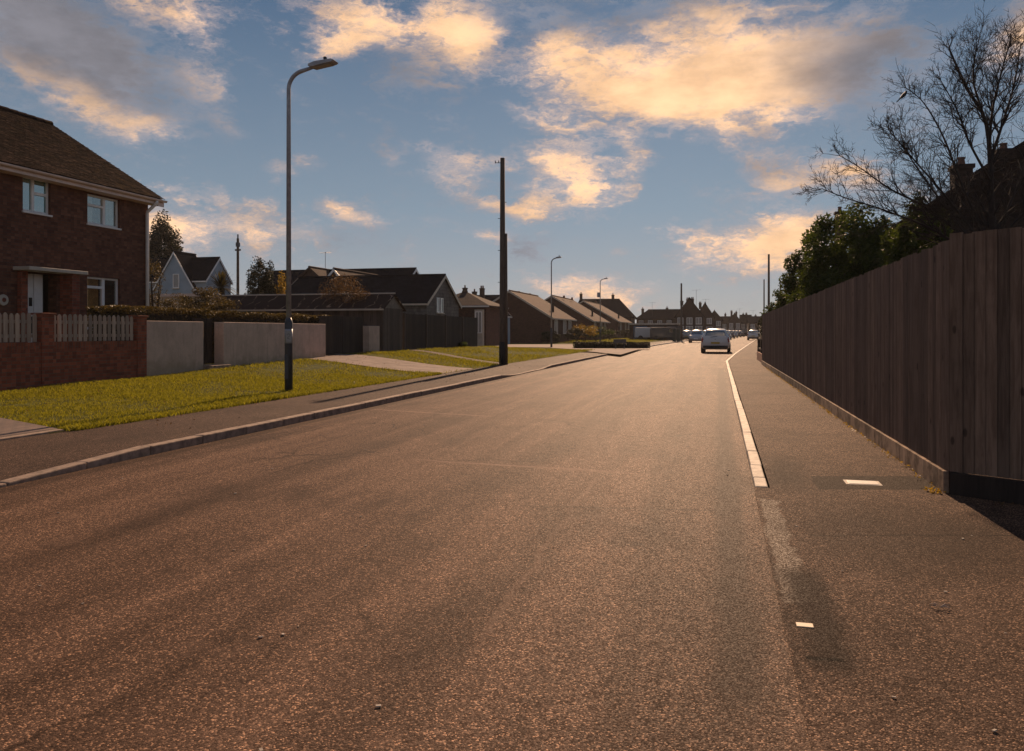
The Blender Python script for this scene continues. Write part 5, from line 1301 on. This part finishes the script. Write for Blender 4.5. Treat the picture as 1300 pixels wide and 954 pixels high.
def patch(m, t0, t1, s0, s1, off, side, nt=4, ns=3):
    """side: +1 / -1, or 0 for a patch that crosses the middle (s0 to centre both sides)"""
    def grid(sg):
        V = []
        for i in range(nt + 1):
            for j in range(ns + 1):
                v = surf(t0 + (t1 - t0) * i / nt, s0 + (s1 - s0) * j / ns)
                e = .02; a = surf(min(t0 + (t1 - t0) * i / nt + e, len(ST_) - 1.001), s0 + (s1 - s0) * j / ns) - surf(max(t0 + (t1 - t0) * i / nt - e, 0), s0 + (s1 - s0) * j / ns)
                b = surf(t0 + (t1 - t0) * i / nt, min(s0 + (s1 - s0) * j / ns + e, 8)) - surf(t0 + (t1 - t0) * i / nt, max(s0 + (s1 - s0) * j / ns - e, 0))
                n_ = a.cross(b); n_ = n_.normalized() if n_.length > 1e-8 else Vector((0, 0, 1))
                if n_.x < 0 and s0 < 7 or (s0 >= 6.5 and n_.z < 0): n_ = -n_
                v = v + n_ * off; V.append((v.x * sg, v.y, v.z))
        return V, [(i * (ns + 1) + j, i * (ns + 1) + j + 1, (i + 1) * (ns + 1) + j + 1, (i + 1) * (ns + 1) + j) for i in range(nt) for j in range(ns)]
    for sg in ((side,) if side else (1, -1)):
        V, F_ = grid(sg); m.add(V, F_)
def car(label, col, loc, rz, name='parked_car', grp=None, sc=(1, 1, 1), detail=True):
    t_ = thing(name, label, 'car', loc, rz, grp)
    t_.scale = sc
    body = MB(); rings = []
    n = 9
    for st in ST_:
        h_ = sec(st); rings.append([(v.x, v.y, v.z) for v in h_] + [(-v.x, v.y, v.z) for v in h_[-2:0:-1]])
    k = len(rings[0]); V = [v for r_ in rings for v in r_]
    Fc = [(i * k + j, i * k + (j + 1) % k, (i + 1) * k + (j + 1) % k, (i + 1) * k + j) for i in range(len(rings) - 1) for j in range(k)] + [tuple(range(k))[::-1], tuple(range((len(rings) - 1) * k, len(rings) * k))]
    body.add(V, Fc); P_ = paint('car_paint', col, .28, .2 if max(col) < .5 else 0, .8)
    b = body.build('body', P_, t_, local=True, smooth=True)
    m = MB(); patch(m, 1.75, 3.25, 6.6, 8.0, .006, 0); m.build('rear_window', M_glass, b, local=True, smooth=True)
    m = MB(); patch(m, 7.05, 8.3, 6.5, 8.0, .006, 0); m.build('windscreen', M_glass, b, local=True, smooth=True)
    for sg in (1, -1):
        m = MB(); patch(m, 2.9, 4.6, 4.15, 6.0, .005, sg); patch(m, 4.75, 7.4, 4.15, 6.0, .005, sg, 6); m.build('side_window', M_glass, b, local=True, smooth=True)
        m = MB(); patch(m, .25, 1.7, 3.3, 5.1, .012, sg); m.build('tail_light', M_tail, b, local=True, smooth=True)
        m = MB(); patch(m, 10.1, 11.2, 3.6, 5.2, .01, sg); m.build('headlight', M_paneN, b, local=True, smooth=True)
        m = MB(); m.box(sg * .86, sg * 1.0, .62, .74, .93, 1.06); m.build('mirror', P_, b, local=True, bevel=.02)
        for yy in (-1.25, 1.28):
            m = MB(); m.tube([(sg * .70, yy, .31), (sg * .895, yy, .31)], [.315, .315], 22); w_ = m.build('wheel', M_black, t_, local=True, bevel=.02)
            m = MB(); m.tube([(sg * .885, yy, .31), (sg * .902, yy, .31)], [.20, .19], 18); m.build('rim', M_steel, w_, local=True)
            m = MB(); pts = [(sg * .883, yy + .37 * cos(a), .31 + .37 * sin(a)) for a in [pi * q / 12 for q in range(13)]]; m.add(pts + [(sg * .883, yy, .31)], [(q, q + 1, 13) for q in range(12)]); m.build('wheel_arch', M_black, b, local=True)
    m = MB(); m.box(-.74, .74, -2.015, -1.9, .30, .47); m.build('lower_bumper', M_black, b, local=True, bevel=.03)
    m = MB(); m.box(-.26, .26, -2.012, -2.002, .58, .69); m.build('number_plate', plain('yellow_plate', (.50, .32, .03), .5), t_, local=True)
    m = MB(); m.box(-.26, .26, 2.022, 2.032, .42, .53); m.build('number_plate', M_white, t_, local=True)
    m = MB(); m.tube([(-.3, -1.93, .98), (.12, -1.9, 1.06)], .012, 4); m.build('rear_wiper', M_black, b, local=True)
    m = MB(); m.tube([(0, -2.0, .86), (0, -1.985, .865)], .035, 10); m.build('round_badge', M_steel, b, local=True)
    m = MB(); m.tube([(.2, -1.2, 1.52), (.2, -1.35, 1.66)], .006, 4); m.build('aerial', M_black, b, local=True)
    return t_
M_tail = plain('red_lamp', (.32, .02, .015), .25, .1)
hx, hy = pd(909, 49.5)
CARG = 'cars parked along the far road'
car('pale grey hatchback parked at the right kerb with its rear towards us', (.66, .65, .62), (hx, hy + 2, .0), -.02, grp=CARG)
x, y = pd(884.5, 94); car('silver car facing us with bright windscreen, parked left of the hatchback', (.42, .42, .42), (x, y + 2, 0), pi - .05, grp=CARG)
specs = [(873, 120, (.45, .45, .45), 0, 'silver car partly hidden beyond the silver car facing us'), (899, 112, (.60, .60, .60), 0, 'white car behind the roof of the pale hatchback'), (913, 122, (.62, .62, .60), pi, 'second white car behind the roof of the pale hatchback'),
         (921, 130, (.55, .55, .55), 0, 'white car just right of the pale hatchback roof'), (926.5, 150, (.05, .05, .06), 0, 'dark car far down the road, nearest of the distant row'), (931, 168, (.5, .5, .5), 0, 'pale car in the middle of the distant row'),
         (935.5, 185, (.04, .04, .05), 0, 'dark car in the middle of the distant row'), (940, 200, (.05, .03, .03), 0, 'dark car at the end of the distant row')]
for px, d, col, rz, lb in specs:
    x, y = pd(px, d); car(lb, col, (x, y, 0.0), rz - .06, grp=CARG)
x, y = pd(957, 120); car('white car on the right just past the hedge at the fence end', (.62, .60, .58), (x, y, 0.03), -.08, grp=CARG)
x, y = pd(962, 136); car('red tinged car behind the white car at the fence end', (.25, .06, .05), (x, y, 0.03), -.08, grp=CARG)
# vans by the garages
def van(px, d, col, label, rz):
    x, y = pd(px, d); t_ = thing('parked_van', label, 'van', (x, y, .11), rz, 'vans and cars by the garages'); P_ = paint('van_paint', col, .3)
    m = MB(); m.prism([(-2.3, .35), (2.25, .35), (2.35, .8), (1.75, 1.05), (1.2, 1.78), (-2.2, 1.82), (-2.3, 1.5)], 'y', -.88, .88); b = m.build('body', P_, t_, local=True, bevel=.06)
    m = MB(); m.box(.35, 1.15, -.885, -.881, 1.12, 1.6); m.box(.35, 1.15, .881, .885, 1.12, 1.6); m.build('side_window', M_glass, b, local=True)
    m = MB(); m.add([(1.83, -.75, 1.08), (1.83, .75, 1.08), (1.27, .7, 1.74), (1.27, -.7, 1.74)], [(0, 1, 2, 3)]); m.build('windscreen', M_glass, b, local=True)
    for xx in (-1.5, 1.45):
        for s in (-1, 1):
            m = MB(); m.tube([(xx, s * .68, .33), (xx, s * .9, .33)], [.33, .33], 18); m.build('wheel', M_black, t_, local=True, bevel=.02)
van(826, 116, (.62, .62, .62), 'white van parked side on before the low garages', .15)
van(846, 113, (.05, .055, .06), 'dark van parked before the right end of the low garages', .1)

# ================================================================== HAZE (even thin air over the whole scene)
hm = bpy.data.materials.new('thin_haze'); hm.use_nodes = True; ht = NT(hm.node_tree); ht.N.clear()
ho = ht.n('ShaderNodeOutputMaterial'); pv = ht.n('ShaderNodeVolumePrincipled', {'Color': (.80, .78, .78), 'Density': .00024, 'Anisotropy': .25}); ht.L.new(pv.outputs[0], ho.inputs['Volume'])
m = MB(); m.box(-300, 300, -70, 480, -1.1, 22); hz = m.build('haze', hm); hz['kind'] = 'stuff'; tag(hz, 'thin warm haze hanging over the far end of the road', 'haze')
